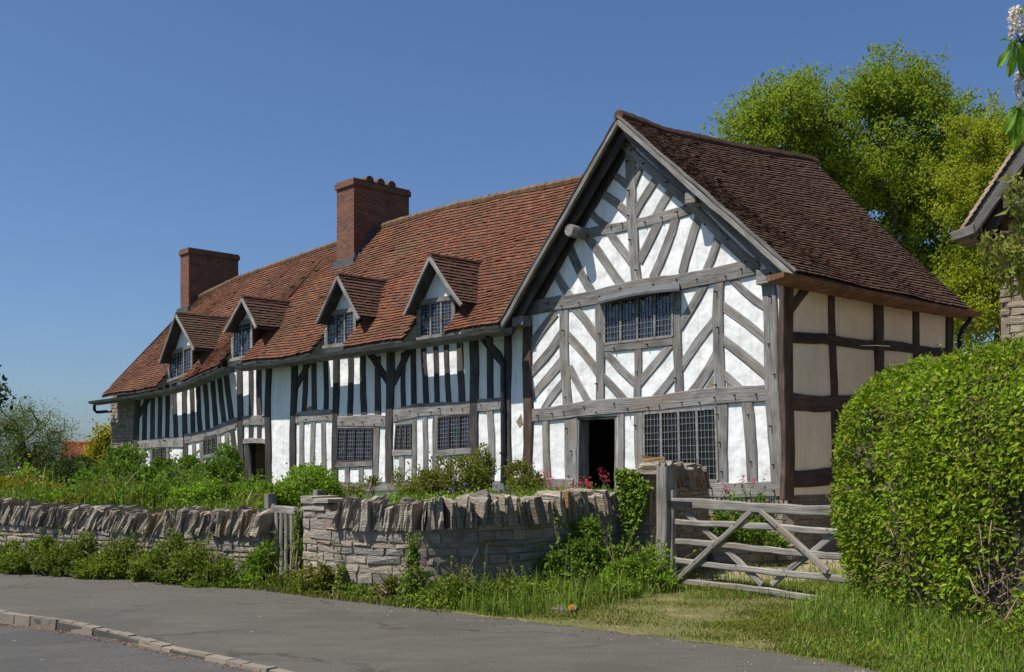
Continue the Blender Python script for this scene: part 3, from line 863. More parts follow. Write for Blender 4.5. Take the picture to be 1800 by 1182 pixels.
# side wall timbers
def Ts(kind, lst, mat, proud):
    for r in lst: timber(kind, SP, NS, *r[:5], mat, proud, bow=R.uniform(-.02, .02))
Ts("post", [(1381, 490, 1384, 880, 17), (1542, 518, 1545, 700, 15), (1668, 545, 1670, 720, 11)], 'oak_brown', .05)
Ts("stud", [(1461, 505, 1466, 700, 12), (1609.6, 532, 1610, 700, 11), (1466.5, 716, 1469, 840, 12), (1545, 716, 1548, 840, 12), (1611, 716, 1613, 840, 12)], 'oak_brown', .026)
Ts("beam", [(1388, 592, 1668, 621, 17), (1388, 706, 1670, 722, 27), (1388, 841, 1670, 838, 28)], 'oak_brown', .04)
Ts("wall_plate", [(1372, 489, 1674, 548, 13)], 'oak_brown', .07)
Ts("brace", [(1416, 507, 1388, 547, 13)], 'oak_brown', .034)

# ---------------------------------------------------------------- windows
window([(1064, 533), (1183.5, 509), (1183.5, 591), (1064, 605)], FP, NF, 4, 5, 8, house, .012, seed=1, tilt=.05)
window([(1133, 727), (1259, 717.5), (1263, 845), (1134, 845)], FP, NF, 4, 5, 10, house, .012, glass='glass_dark', seed=2)
window([(595.6, 754), (656, 753.5), (655, 810), (593.5, 810.5)], FP, NF, 4, 4, 8, house, .012, seed=3, bar='oak_dark', tilt=.05)
window([(698, 749), (724, 747), (723.5, 791), (695, 791)], FP, NF, 3, 3, 6, house, .012, seed=4, bar='oak_dark', tilt=.05)
window([(772, 735), (828.6, 729), (828.6, 788), (771.4, 790)], FP, NF, 3, 4, 8, house, .012, seed=5, bar='oak_dark', tilt=.05)
window([(269.5, 789.5), (292, 787), (292, 822), (269.5, 824)], FP, NF, 3, 3, 7, house, .012, glass='glass_dark', seed=6, bar='oak_dark')
window([(360, 770), (381.5, 764.5), (381.5, 797), (360, 801)], FP, NF, 3, 3, 6, house, .012, glass='glass_dark', seed=7, bar='oak_dark')
window([(1474, 722), (1536, 726), (1538, 775), (1475, 775)], SP, NS, 3, 4, 6, house, .012, glass='glass_dark', seed=8, bar='oak_dark')
# lead covered hood over the upper gable window
A0, A1 = FP(1051, 521, 0), FP(1194, 494, 0)
B0, B1 = FP(1050, 531, .26), FP(1194, 507, .26)
mb = MB(); n = 8
for i in range(n):
    u0, u1 = i / n, (i + 1) / n
    k0, k1 = .05 * math.sin(math.pi * u0), .05 * math.sin(math.pi * u1)
    up = Vector((0, 0, 1))
    a, b, c, d = A0.lerp(A1, u0) + up * k0, A0.lerp(A1, u1) + up * k1, B0.lerp(B1, u1) + up * k1, B0.lerp(B1, u0) + up * k0
    mb.hexa([d - up * .05, c - up * .05, b - up * .05, a - up * .05, d, c, b, a])
mb.build("window_hood", MT['lead'], house)

# ---------------------------------------------------------------- dormers
CUTS = []
def dormer(apex, lf, rf, quad, lights, cols, rows, seed):
    nb = .42
    PA, PL, PR = FP(*apex, nb), FP(*lf, nb), FP(*rf, nb)
    tA, zA = ta(PA)[0], PA.z
    tl, zl, tr, zr_ = ta(PL)[0], PL.z, ta(PR)[0], PR.z
    q = [FP(x, y, .05) for x, y in quad]
    t1, t0 = (ta(q[0])[0] + ta(q[3])[0]) / 2 + .13, (ta(q[1])[0] + ta(q[2])[0]) / 2 - .13
    zb0, zb1 = q[2].z - .07, q[3].z - .07
    zs1 = zA + (zl - zA) * (t1 - tA) / (tl - tA) - .05
    zs0 = zA + (zr_ - zA) * (tA - t0) / (tA - tr) - .05
    zq1, zq0 = q[0].z + .02, q[1].z + .02
    f = -.05
    fr = MB()
    fr.add([W(t1, f, zb1 - .1), W(t0, f, zb0 - .1), W(t0, f, zs0), W(tA, f, zA - .06), W(t1, f, zs1)], [[0, 1, 2, 3, 4]], 0)
    for (t, zs, zb) in ((t1, zs1, zb1), (t0, zs0, zb0)):
        ab_ = a_wing(t, zs)
        fr.add([W(t, f, zb - .1), W(t, f, zs), W(t, ab_ + .1, zs), W(t, -.0, zb - .1)], [[0, 1, 2, 3]], 1)
    d = fr.build("dormer", [MT['plaster'], MT['oak_brown']], house)
    g = MB()
    g.bar(W(t1 - .06, f, zb1), W(t1 - .06, f, zs1), .12, .05, NF, off=.0)
    g.bar(W(t0 + .06, f, zb0), W(t0 + .06, f, zs0), .12, .05, NF, off=.0)
    g.bar(W(t1, f, zq1 + .05), W(t0, f, zq0 + .05), .11, .06, NF, off=.0)
    g.bar(W(t1 + .08, f, zb1 + .0), W(t0 - .08, f, zb0 + .0), .09, .12, NF, off=.0)
    g.build("frame", MT['oak'], d)
    window(quad, FP, NF, lights, cols, rows, d, .055, seed=seed, bar='oak', tilt=.05, frame=.035)
    for (tf, zf, sd) in ((tl, zl, 1), (tr, zr_, 2)):
        aA, aF = a_wing(tA, zA) + .12, a_wing(tf, zf) + .12
        c = [np.array(W(tf, -nb, zf)), np.array(W(tf, aF, zf)), np.array(W(tA, aA, zA)), np.array(W(tA, -nb, zA))]
        def Pf(s, v, c=c):
            s, v = np.asarray(s)[:, None], np.asarray(v)[:, None]
            p = (c[0] * (1 - s) + c[1] * s) * (1 - v) + (c[3] * (1 - s) + c[2] * s) * v
            p = p.copy(); p[:, 2] -= .03 * np.sin(np.pi * v[:, 0])
            return p
        tiled("dormer_roof", Pf, 1.7, np.linalg.norm(c[3] - c[0]), MT['tile_dormer'], d, e=.125, w=.17, seed=seed * 7 + sd, deck_mat=MT['oak_dark'])
        hewn("bargeboard", W(tf + (.03 if tf > tA else -.03), -nb, zf - .08), W(tA, -nb, zA - .07), .10, NF, 'oak', .03, d, back=.02)
    rb = MB()
    aA = a_wing(tA, zA) + .05
    k = 6
    for i in range(k):
        rb.tube([W(tA, -nb + (aA + nb) * i / k, zA + .0 + R.uniform(-.01, .01)), W(tA, -nb + (aA + nb) * (i + .97) / k, zA + .01)], .075, 8)
    rb.build("ridge_cap", MT['tile_dormer'], d)
    e = MB(); e.tube([W(tA, aA - .1, zA + .02), W(tA, aA + .18, zA + .16)], [.10, .11], 8); e.build("ridge_tile", MT['tile_red'], d)
    CUTS.append((t0 - .03, t1 + .03, min(a_wing(t0, zs0), a_wing(t1, zs1)) - .1))

dormer((309.5, 552), (281, 635), (340, 612), [(300, 626), (337, 612), (337, 653), (300, 668)], 3, 3, 7, 11)
dormer((426, 523), (395, 580), (449, 573), [(412, 575), (442, 567), (442, 624), (412, 630)], 2, 3, 9, 12)
dormer((593, 484), (557, 565), (630, 556), [(577, 556.5), (623, 549.5), (623, 601.5), (577, 606)], 3, 3, 9, 13)
dormer((755.6, 449), (711, 548), (809, 532), [(740.5, 537), (796, 529), (796, 585.5), (740.5, 592)], 3, 3, 9, 14)

# ---------------------------------------------------------------- roofs
def wing_surface(t0, t1):
    def Pf(s, v):
        t = t0 + (t1 - t0) * np.asarray(s); a = -NE + (A_RIDGE + NE) * np.asarray(v)
        tt = np.clip(t, t0 + 1e-4, t1 - 1e-4)
        return house_pts(t, a, z_wing(tt, a))
    def clip(s, v):
        t = t0 + (t1 - t0) * np.asarray(s); a = -NE + (A_RIDGE + NE) * np.asarray(v)
        k = np.ones(len(t), bool)
        k &= ~((t < T_EL - .03) & (a < .25))
        for c in CUTS: k &= ~((t > c[0]) & (t < c[1]) & (a < c[2]))
        return k
    return Pf, clip
SL = math.hypot(A_RIDGE + NE, 3.9)
Pf, cl = wing_surface(6.3, T_J - .002); tiled("wing_roof", Pf, T_J - 6.3, SL, MT['tile_red'], house, clip=cl, seed=21)
Pf, cl = wing_surface(T_J + .002, T_VERGE + .05); tiled("wing_roof", Pf, T_VERGE - T_J, SL, MT['tile_red'], house, clip=cl, seed=22)
mb = MB()   # rear slope
tt = np.linspace(6.3, T_VERGE, 14)
for a, b in zip(tt[:-1], tt[1:]):
    za, zb = float(z_ridge(a)), float(z_ridge(b))
    mb.quad(W(a, A_RIDGE, za), W(b, A_RIDGE, zb), W(b, 2 * A_RIDGE + NE, float(z_eave(b))), W(a, 2 * A_RIDGE + NE, float(z_eave(a))))
mb.build("rear_roof", MT['tile_red'], house)
mb = MB()
t = 6.6
while t < T_VERGE:
    l = .32
    p = [W(t, A_RIDGE, float(z_ridge(t)) + R.uniform(-.012, .012)), W(min(t + l - .012, T_VERGE + .05), A_RIDGE, float(z_ridge(t + l)) + R.uniform(-.012, .012))]
    mb.tube(p, [.125, .12], 8); t += l
mb.build("ridge_cap", MT['ridge'], house)

def gable_surface(te):
    def Pf(s, v):
        a = GA_F + (GA_B - GA_F) * np.asarray(s)
        t = te + (T_APEX - te) * np.asarray(v)
        z = z_gable(t, a) - .03 * np.sin(np.pi * np.asarray(v)) + .012 * np.sin(a * 2.2 + t * 1.7)
        return house_pts(t, a, z)
    return Pf
tiled("gable_roof", gable_surface(T_ER), GA_B - GA_F, 5.45, MT['tile_dark'], house, e=.108, w=.165, seed=23)
tiled("gable_roof", gable_surface(T_EL), GA_B - GA_F, 5.2, MT['tile_dark'], house, e=.12, w=.18, seed=24)
mb = MB()
a = GA_F
while a < GA_B:
    mb.tube([W(T_APEX, a, float(zg_ridge(a)) + R.uniform(-.01, .015)), W(T_APEX, a + .31, float(zg_ridge(a + .31)) + R.uniform(-.01, .015))], [.125, .115], 8); a += .32
mb.build("ridge_cap", MT['tile_dark'], house)
# bargeboards, soffit battens and purlin ends of the gable
zA = float(zg_ridge(GA_F))
for (te, ze_, m1, m2) in ((T_EL, Z_EL, 'oak_dark', 'oak'), (T_ER, float(zg_eave(GA_F)), 'gutter', 'oak')):
    s_ = 1 if te > T_APEX else -1
    hewn("bargeboard", W(te + .04 * s_, GA_F, ze_ - .12), W(T_APEX, GA_F, zA - .13), .115, NF, m2 if s_ < 0 else 'oak', .035, house, back=.03)
    hewn("verge_board", W(te + .08 * s_, GA_F, ze_ - .025), W(T_APEX, GA_F, zA - .03), .06, NF, 'oak_dark' if s_ > 0 else 'gutter', .05, house, back=.03)
    hewn("bargeboard", W(te - .12 * s_, GA_F + .2, ze_ - .18), W(T_APEX, GA_F + .2, zA - .30), .16, NF, m1, .03, house, back=.03)
def stub(name, px, py, w, h, n0, n1, mat, rnd=False):
    p = FP(px, py, n1); t, _ = ta(p)
    if rnd:
        mb = MB(); mb.tube([W(t, -n1, p.z), W(t, -n1 + .04, p.z), W(t, -n0, p.z)], [w / 2 * .92, w / 2, w / 2], 14); return mb.build(name, MT[mat], house)
    hewn(name, W(t + w / 2, -n1 + .02, p.z), W(t - w / 2, -n1 + .02, p.z), h, NF, mat, .02, house, back=n1 - n0)
stub("purlin_end", 1000, 405, .27, .27, -.1, .50, 'oak', True)
stub("purlin_end", 1213, 349, .24, .22, -.1, .40, 'oak')
stub("beam_end", 910, 564, .34, .22, -.1, .30, 'oak')
stub("beam_end", 1341, 485, .28, .27, -.1, .16, 'oak')

# ---------------------------------------------------------------- gutters and pipes
def gutter(pts, plane_n, proj, tofun, section, mats, name, shade):
    P = [tofun(x, y) for x, y in pts]
    mb = MB()
    for i in range(len(P) - 1):
        a, b = P[i], P[i + 1]
        ring = lambda q: [section(q, j) for j in range(4)]
        ra, rb = ring(a), ring(b)
        for j in range(3):
            mb.quad(ra[j], rb[j], rb[j + 1], ra[j + 1])
        th = Vector((0, 0, .02))
        mb.quad(ra[0] - th, ra[1] - th, rb[1] - th, rb[0] - th)
        mb.quad(ra[1] - th, ra[2], rb[2], rb[1] - th)
    for q in (P[0], P[-1]):
        r = [section(q, j) for j in range(4)]; mb.add(r, [[0, 1, 2, 3]])
    n = 0
    for i in range(len(P) - 1):      # lapped joints between boards
        for f in (.0, .5):
            q = tuple(P[i][j] * (1 - f) + P[i + 1][j] * f for j in range(2))
            q2 = tuple(P[i][j] * (1 - f - .012) + P[i + 1][j] * (f + .012) for j in range(2))
            r, r2 = [section(q, j) for j in range(4)], [section(q2, j) for j in range(4)]
            dn = Vector((0, 0, -.028))
            mb.quad(r[0] + dn, r2[0] + dn, r2[1] + dn, r[1] + dn, 1)
            d2 = Vector((0, 0, -.014)); mb.quad(r[1] + dn, r2[1] + dn, r2[2] + d2, r[2] + d2, 1)
    return mb.build(name, mats, house)
def tz(n): 
    def f(x, y):
        p = FP(x, y, n); return (ta(p)[0], p.z)
    return f
def sec_front(q, j):
    n, dz = ((.42, .02), (.44, -.115), (.80, -.085), (.84, 0.0))[j]
    return W(q[0], -n, q[1] + dz)
gutter([(413, 644), (500, 634), (600, 617.5), (700, 604), (800, 589), (880, 576)], .78, FP, tz(.78), sec_front, [MT['gutter'], MT['oak_dark']], "gutter", 0)
gutter([(157, 706), (200, 700), (243, 694), (290, 685), (330, 673), (370, 656), (395, 645)], .78, FP, tz(.78), sec_front, [MT['gutter'], MT['oak_dark']], "gutter", 0)
def az(u):
    def f(x, y):
        p = SP(x, y, u); return (ta(p)[1], p.z)
    return f
def sec_side(q, j):
    u, dz = ((.10, -.02), (.14, -.13), (.44, -.085), (.46, 0.0))[j]
    return W(-u, q[0], q[1] + dz)
gutter([(1379, 478), (1450, 494), (1520, 509), (1600, 526), (1726, 549)], .46, SP, az(.46), sec_side, [MT['soffit'], MT['oak_dark']], "gutter", 0)
mb = MB()
pd = lambda x, y, n=.10: FP(x, y, n)
mb.tube([FP(858, 592, .6), FP(862, 606, .45), FP(878, 622, .2), FP(884, 640, .10), FP(884.5, 760, .10), FP(885, 800, .1), FP(884, 850, .1)], .062, 10)
for y in (640, 720, 797): mb.tube([FP(884.4, y - 2, .1), FP(884.4, y + 2, .1)], .08, 10)
mb.build("downpipe", MT['iron'], house)
mb = MB()
mb.tube([FP(166, 712, .6), FP(166, 721, .6), FP(170, 725, .5), FP(196, 723, .12)], .06, 8); mb.build("downpipe", MT['iron'], house)
mb = MB()
mb.tube([SP(1706, 552, .3), SP(1704, 565, .3), SP(1692, 578, .12), SP(1687, 590, .1), SP(1687, 700, .1)], .06, 8); mb.build("downpipe", MT['iron'], house)

# ---------------------------------------------------------------- chimneys
def roof_hit(px, py):
    best = None
    for a in np.linspace(-.5, A_RIDGE, 400):
        p = FP(px, py, -a); t = ta(p)[0]
        d = abs(p.z - float(z_wing(t, a)))
        if best is None or d < best[0]: best = (d, t, a)
    return best[1], best[2]
def chimney(pl, pr, ptop, pside_x, half_round):
    tl, al = roof_hit(*pl); tr, ar = roof_hit(*pr)
    a0 = (al + ar) / 2
    p = FP(*ptop, -a0); zt = p.z
    t0, t1 = ta(FP(pr[0], 400, -a0))[0], ta(FP(pl[0], 400, -a0))[0]
    a1 = ta(SP(pside_x, 400, -t0))[1]
    mb = MB(); mb.hbox(t0, t1, a0, a1, float(z_wing(t0, a0)) - .6, zt - .16)
    c = mb.build("chimney", MT['brick'], house, uv=True)
    mb = MB(); mb.hbox(t0 - .05, t1 + .05, a0 - .05, a1 + .05, zt - .16, zt); mb.hbox(t0 - .02, t1 + .02, a0 - .02, a1 + .02, zt, zt + .06)
    mb.build("chimney_cap", MT['brick'], c, uv=True)
    mb = MB()   # lead flashing stepping up the slope
    th = .012
    zf = float(z_wing(t0, a0))
    mb.hbox(t0 - .12, t1 + .12, a0 - .10, a0 - .015, zf - .08, zf + .13)
    k = 7
    for i in range(k):
        aa, ab_ = a0 + (A_RIDGE - a0) * i / k, a0 + (A_RIDGE - a0) * (i + 1) / k
        z_ = float(z_wing(t0, ab_))
        mb.hbox(t0 - .035 - .001 * i, t0 - .002, aa, ab_ + .01, z_ - .4, z_ + .14)
        mb.hbox(t0 - .16 - .001 * i, t0 - .03, aa, ab_ + .01, z_ - .25, float(z_wing(t0, (aa + ab_) / 2)) + .055)
    mb.build("flashing", MT['lead'], c)
    if half_round:
        for i in range(3):
            a = a0 + (a1 - a0) * (.28 + .2 * i)
            mb = MB(); mb.tube([W(t0 - .02, a, zt + .08), W(t1 + .02, a, zt + .08)], .15, 12)
            mb.build("chimney_pot", MT['tile_red'], c)
chimney((592, 468), (622, 463), (607, 321), 719, True)
chimney((317, 547), (332, 549), (325, 440), 419, False)

# ================================================================== GROUND
def poly_prism(name, pts, zt, zb, mat, kind='structure'):
    mb = MB(); n = len(pts)
    zs = zt if isinstance(zt, (list, tuple)) else [zt] * n
    T = [Vector((p[0], p[1], z)) for p, z in zip(pts, zs)]
    B = [Vector((p[0], p[1], zb)) for p in pts]
    mb.add(T + B, [list(range(n))] + [[i, n + i, n + (i + 1) % n, (i + 1) % n] for i in range(n)])
    o = mb.build(name, mat)
    bm = bmesh.new(); bm.from_mesh(o.data)
    bmesh.ops.triangulate(bm, faces=[f for f in bm.faces if len(f.verts) > 4])
    bmesh.ops.recalc_face_normals(bm, faces=bm.faces)
    bm.to_mesh(o.data); bm.free()
    return tag(o, kind=kind)
tag(mesh_np("ground", [(-900, -300, -.2), (900, -300, -.2), (900, 1500, -.2), (-900, 1500, -.2)], np.array([[0, 1, 2, 3]]), MT['field']), kind='structure')
KERB = [GP(-420, 1000), GP(-160, 1050), GP(0, 1079), GP(100, 1094), GP(190, 1112), GP(300, 1143), GP(470, 1180), GP(640, 1222)]
KERB = [Vector((-40, 26, 0))] + KERB + [Vector((.9, 5.0, 0)), Vector((6, -1, 0))]
kz = [-.12, -.12, -.12, -.11, -.085, -.055, -.025, -.014, -.014, -.014, -.014]
mb = MB()
for i in range(len(KERB) - 1):
    a, b = KERB[i], KERB[i + 1]
    q = Vector((-.30, -.95, 0)) * 60
    mb.quad(Vector((a.x, a.y, kz[i])), Vector((a.x, a.y, kz[i])) + q, Vector((b.x, b.y, kz[i + 1])) + q, Vector((b.x, b.y, kz[i + 1])))
tag(mb.build("road", MT['road']), kind='structure')
poly_prism("pavement", [xy(p) for p in KERB] + [(30, -1), (30, 14), (6, 19), (0, 17), (-4, 18), (-40, 36)], 0.0, -.19, MT['pave'])
# kerb setts
mb = MB(); rg = random.Random(4)
for i in range(1, len(KERB) - 2):
    a, b = KERB[i], KERB[i + 1]; L_ = (b - a).length; d = (b - a).normalized(); n = Vector((d.y, -d.x, 0))
    s = 0
    while s < L_:
        l = min(rg.uniform(.2, .34), L_ - s)
        za = kz[i] + (kz[i + 1] - kz[i]) * s / L_
        p, q = a + d * (s + .008), a + d * (s + l - .008)
        t = .012 + rg.uniform(-.006, .010); w0 = .015 + rg.uniform(-.012, .012); j = lambda: rg.uniform(-.008, .008)
        c = [p + n * w0, q + n * w0, q - n * .105, p - n * .105]
        mb.hexa([v + Vector((0, 0, za - .06)) for v in c] + [c[0] - n * .018 + Vector((j(), j(), t)), c[1] - n * .018 + Vector((j(), j(), t + j())), c[2] + Vector((0, 0, t)), c[3] + Vector((0, 0, t))])
        s += l
tag(mb.build("kerb", MT['kerb']), kind='structure')
FRONT = [GP(735, 1069), GP(860, 1086), GP(1000, 1102), GP(1150, 1119), GP(1300, 1139), GP(1430, 1160), GP(1530, 1179), GP(1700, 1222)]
def wob(pts, k=.05, step=.16, seed=1):
    rg = random.Random(seed); out = []
    for a, b in zip(pts[:-1], pts[1:]):
        n = max(1, int((b - a).length / step)); d = (b - a).normalized()
        for i in range(n):
            out.append(a.lerp(b, i / n) + Vector((d.y, -d.x, 0)) * rg.uniform(-k, k))
    return out + [pts[-1]]
poly_prism("driveway", [xy(p) for p in wob(FRONT)] + [(9, 3), (30, 3), (30, 40), (2, 40), (2, 18), (-1.2, 13.9)], .006, -.15, MT['drive'])
poly_prism("gravel_yard", [(2.5, 15.1), (4.3, 12.9), (8, 13.5), (30, 16), (30, 42), (9, 42), (3.4, 17.6)], .012, -.1, MT['gravel'])

# garden terrace behind the walls
WA = [(-16.5, 21.2), (-12.2, 19.4)] + [xy(GP(x, y)) for x, y in ((0, 997), (200, 1008), (340, 1017), (462, 1024))]
def at_px(px, d): return ((px - CX) / FPX * d, d)
WB = [at_px(533, 14.45), at_px(585, 14.0), at_px(640, 13.7), at_px(735, 13.4), at_px(790, 13.42), at_px(840, 13.6), at_px(930, 14.25), at_px(1010, 15.0), at_px(1090, 15.85)]
WP = [at_px(1088, 15.82), at_px(1142, 15.5), at_px(1160, 15.85), (3.30, 17.6)]
tpts = [(-70, 47)] + [(x - .1, y + .35) for x, y in WA] + [(-3.75, 17.0), (-2.6, 15.8)] + [(x, y + .33) for x, y in WB[:5]] + [(WB[5][0] - .1, WB[5][1] + .35), (WB[6][0] - .22, WB[6][1] + .3), (WB[7][0] - .25, WB[7][1] + .25),
        (1.5, 16.1), (1.75, 16.3), (3.05, 17.75), xy(W(1.9, -.02, 0)), xy(W(1.9, 1.0, 0)), xy(W(34, 1.0, 0)), (-120, 160)]
def tzf(p):
    t, a = ta(p)
    return 0.84 + .16 * min(1, max(0, 1 - (-a) / 9.0)) if a < 0 else 1.0
poly_prism("garden_ground", tpts, [tzf(p) for p in tpts], -.15, MT['soil'])
bed = [(3.25, 17.65), at_px(1405, 18.2), xy(W(0, -.05, 0)), xy(W(1.9, -.05, 0))]
poly_prism("flower_bed_soil", bed, .30, -.1, MT['soil'])

# ================================================================== STONE WALLS
def slab(P, d, n, wth, hgt, dep, lean, seed, mat, parent, roll=0.0):
    rg = random.Random(seed)
    bm = bmesh.new()
    bmesh.ops.create_cube(bm, size=1)
    bmesh.ops.subdivide_edges(bm, edges=bm.edges[:], cuts=2, use_grid_fill=True)
    cut = rg.uniform(-.35, .35); cut2 = rg.uniform(-.3, .3)
    ck = rg.uniform(.03, .09)
    for v in bm.verts:
        x, y, z = v.co
        tp = z + .5
        if z > .1: v.co.z += (x * cut + y * cut2) * .55 + rg.uniform(-.06, .04)
        v.co.x *= 1 - .25 * tp * rg.uniform(.3, 1)
        v.co.x += rg.uniform(-.08, .08); v.co.y += rg.uniform(-ck, ck); v.co.z += rg.uniform(-.02, .02)
    U = (Vector((0, 0, 1)) + d * math.tan(lean) + n * roll).normalized()
    D = (d - U * d.dot(U)).normalized(); N_ = U.cross(D) * -1
    for v in bm.verts:
        c = v.co
        v.co = D * (c.x * wth) + N_ * (c.y * dep) + U * ((c.z + .5) * hgt)
    me = bpy.data.meshes.new("coping_stone"); bm.to_mesh(me); bm.free()
    o = link_mesh("coping_stone", me, mat, parent)
    o.matrix_basis = Matrix.Translation(P)
    return o

def coping(parent, at, nrm, s0, s1, zf, lean, seed, hgt=(.30, .42), wth=(.045, .115), dep=.42):
    rg = random.Random(seed); s = s0; k = 0
    while s < s1:
        w = rg.uniform(*wth) * (1.7 if rg.random() < .07 else 1)
        p, d = at(s + w / 2); n = nrm(s + w / 2)
        h = rg.uniform(*hgt) * (1.12 if rg.random() < .15 else 1)
        ln = lean(s) + rg.uniform(-.15, .15)
        P = Vector((p.x, p.y, zf(s) - .015)) - n * (.16 + rg.uniform(-.03, .03))
        m = MT['coping_orange'] if rg.random() < .05 else MT['coping']
        slab(P, d, n, w, h, dep * rg.uniform(.85, 1.1), ln, rg.random(), m, parent, rg.uniform(-.08, .08))
        s += w * (1.08 + .10 * abs(ln)) + .010; k += 1
    return k

wa = empty("garden_wall", (WA[-1][0] - 4, WA[-1][1] + 2, 0), "long low dry stone wall with slanting upright coping stones, left of the small wicket gate", "stone wall")
ztA = lambda s: .70 + .025 * math.sin(s * .9) + .012 * math.sin(s * 3.1)
_, at_a, nr_a, LA = rubble("stonework", WA, -.03, ztA, MT['stone'], wa, .06, .13, .16, .45, seed=31, jut=.016)
NA = coping(wa, at_a, nr_a, LA - 8.6, LA - .12, ztA, lambda s: .42 + .12 * math.sin(s * 1.3), 41)
wb = empty("garden_wall", (WB[3][0], WB[3][1], 0), "curved stone wall bulging towards the pavement between the wicket gate and the ivy pillar", "stone wall")
ztB = lambda s: (1.20 if s < .62 else .86 + .02 * s + .015 * math.sin(s * 2.7))
_, at_b, nr_b, LB = rubble("stonework", WB, -.03, ztB, MT['stone'], wb, .07, .155, .2, .55, seed=32, jut=.014)
NB = coping(wb, at_b, nr_b, .66, LB - .05, ztB, lambda s: .30 - .11 * s if s < 3.6 else -.26 + .06 * math.sin(s * 3), 43, (.30, .41), (.035, .10))
capm = MB()
for i, (s, l) in enumerate(((.0, .26), (.27, .33))):
    p, d = at_b(s); n = nr_b(s); z = 1.20
    q = p + d * l
    c = [p + n * .03, q + n * .03, q - n * .42, p - n * .42]
    mbz = lambda zz: [Vector((v.x + R.uniform(-.012, .012), v.y, zz + R.uniform(-.012, .012))) for v in c]
    capm.hexa(mbz(z) + mbz(z + .09 - .02 * i))
capm.build("cap_stone", MT['stone'], wb)
wp = empty("stone_pillar", (WP[1][0], WP[1][1], 0), "ivy covered layered stone pillar and short wall running back from the field gate post", "stone wall")
ztP = lambda s: 1.58 if s < .95 else 1.42 - .03 * (s - .95)
_, at_p, nr_p, LP = rubble("stonework", WP, -.03, ztP, MT['stone_warm'], wp, .04, .085, .12, .36, seed=33)
coping(wp, at_p, nr_p, 1.05, LP - .05, ztP, lambda s: -.62, 44, (.36, .44), (.06, .11), .40)
capm = MB()
for i, (s, l, hh) in enumerate(((0.0, .30, .075), (.31, .36, .055))):
    p, d = at_p(s); n = nr_p(s); q = p + d * l
    c = [p + n * .05, q + n * .05, q - n * .42, p - n * .42]
    mbz = lambda zz: [Vector((v.x + R.uniform(-.012, .012), v.y, zz + R.uniform(-.008, .008))) for v in c]
    capm.hexa(mbz(1.58) + mbz(1.58 + hh))
capm.build("cap_stone", MT['coping'], wp)
we = empty("bed_edging", (*at_px(1330, 17.9), 0), "low rough stone edging of the bed behind the field gate", "stone edging")
rubble("stonework", [(3.32, 17.45), at_px(1330, 17.75), at_px(1408, 18.1)], -.03, lambda s: .34 + .05 * math.sin(s * 4), MT['stone_warm'], we, .08, .14, .2, .6, seed=34, jut=.05)

# ================================================================== GATES
gp0, gdir = Vector((*at_px(1184, 15.1), 0)), Vector((.573, -.819, 0)).normalized()
gn = Vector((gdir.y, -gdir.x, 0))
def gate_pt(px, py, off=0.0):
    x, z = ray(px, py)
    o = gp0 + gn * off
    # ray point on vertical plane through gp0 with normal gn
    Y = (o.x * gn.x + o.y * gn.y) / (x * gn.x + gn.y)
    return Vector((x * Y, Y, EYE + z * Y))
pg = empty("gate_post", (*at_px(1170, 15.2), 0), "tall square oak post hanging the field gate beside the stone pillar", "gate post")
p = Vector((*at_px(1170, 15.2), 0))
o = hewn("post", p + Vector((0, 0, -.1)), p + Vector((0, 0, 1.70)), .205, gn, 'gate', .11, pg, back=.11)
fg = empty("field_gate", gp0 + gdir * 1.4, "five bar silvered oak field gate with crossed braces and a spiked top rail", "field gate")
GL = 3.25
def rail(name, z0, z1, h, th, s0=0.0, s1=GL, off=0.0):
    a, b = gp0 + gdir * s0, gp0 + gdir * s1
    a, b = Vector((a.x, a.y, z0)), Vector((b.x, b.y, z1))
    return hewn(name, a, b, h, gn, 'gate', th / 2 + off, fg, back=th / 2 - off)
rail("top_rail", 1.165, 1.155, .135, .09)
for z0, z1 in ((.915, .90), (.625, .61), (.345, .33), (.075, .06)):
    rail("bar", z0, z1, .085, .035, s0=.05)
hewn("hanging_stile", gp0 + Vector((0, 0, .02)) - gdir * .02, gp0 + Vector((0, 0, 1.36)) - gdir * .02, .09, gn, 'gate', .045, fg, back=.045)
e = gp0 + gdir * GL
hewn("closing_stile", e + Vector((0, 0, .0)), e + Vector((0, 0, 1.22)), .08, gn, 'gate', .04, fg, back=.04)
for (x1, y1, x2, y2, of) in ((1192, 1022, 1323, 898, .035), (1341, 898, 1458, 1005, .035), (1203, 902, 1337, 1029, -.035), (1462, 940, 1354, 1029, -.035)):
    a, b = gate_pt(x1, y1), gate_pt(x2, y2)
    hewn("brace", a, b, .085, gn, 'gate', .018 + of, fg, back=.018 - of)
n = 34
for i in range(n):
    q = gp0 + gdir * (.62 + (GL - .70) * i / (n - 1))
    mb = MB(); mb.tube([Vector((q.x, q.y, 1.21)), Vector((q.x + R.uniform(-.004, .004), q.y, 1.285))], [.010, .008], 6); mb.build("spike", MT['iron'], fg)
mb = MB()
a, b = gp0 - gdir * .14 + Vector((0, 0, 1.172)), gp0 + gdir * .42 + Vector((0, 0, 1.170))
mb.bar(a, b, .066, .014, gn, off=.056)
mb.tube([a + gn * .062 + Vector((0, 0, -.10)), a + gn * .06 + Vector((0, 0, .10))], .018, 8)
mb.build("strap_hinge", MT['iron'], fg)
mb = MB()
for (x, y) in ((1220, 918), (1295, 921), (1257, 957), (1370, 925), (1459, 931), (1225, 986), (1298, 995), (1383, 1003), (1418, 968)):
    q = gate_pt(x, y); mb.tube([q + gn * .05, q + gn * .062], .014, 8)
mb.build("bolt", MT['came'], fg)

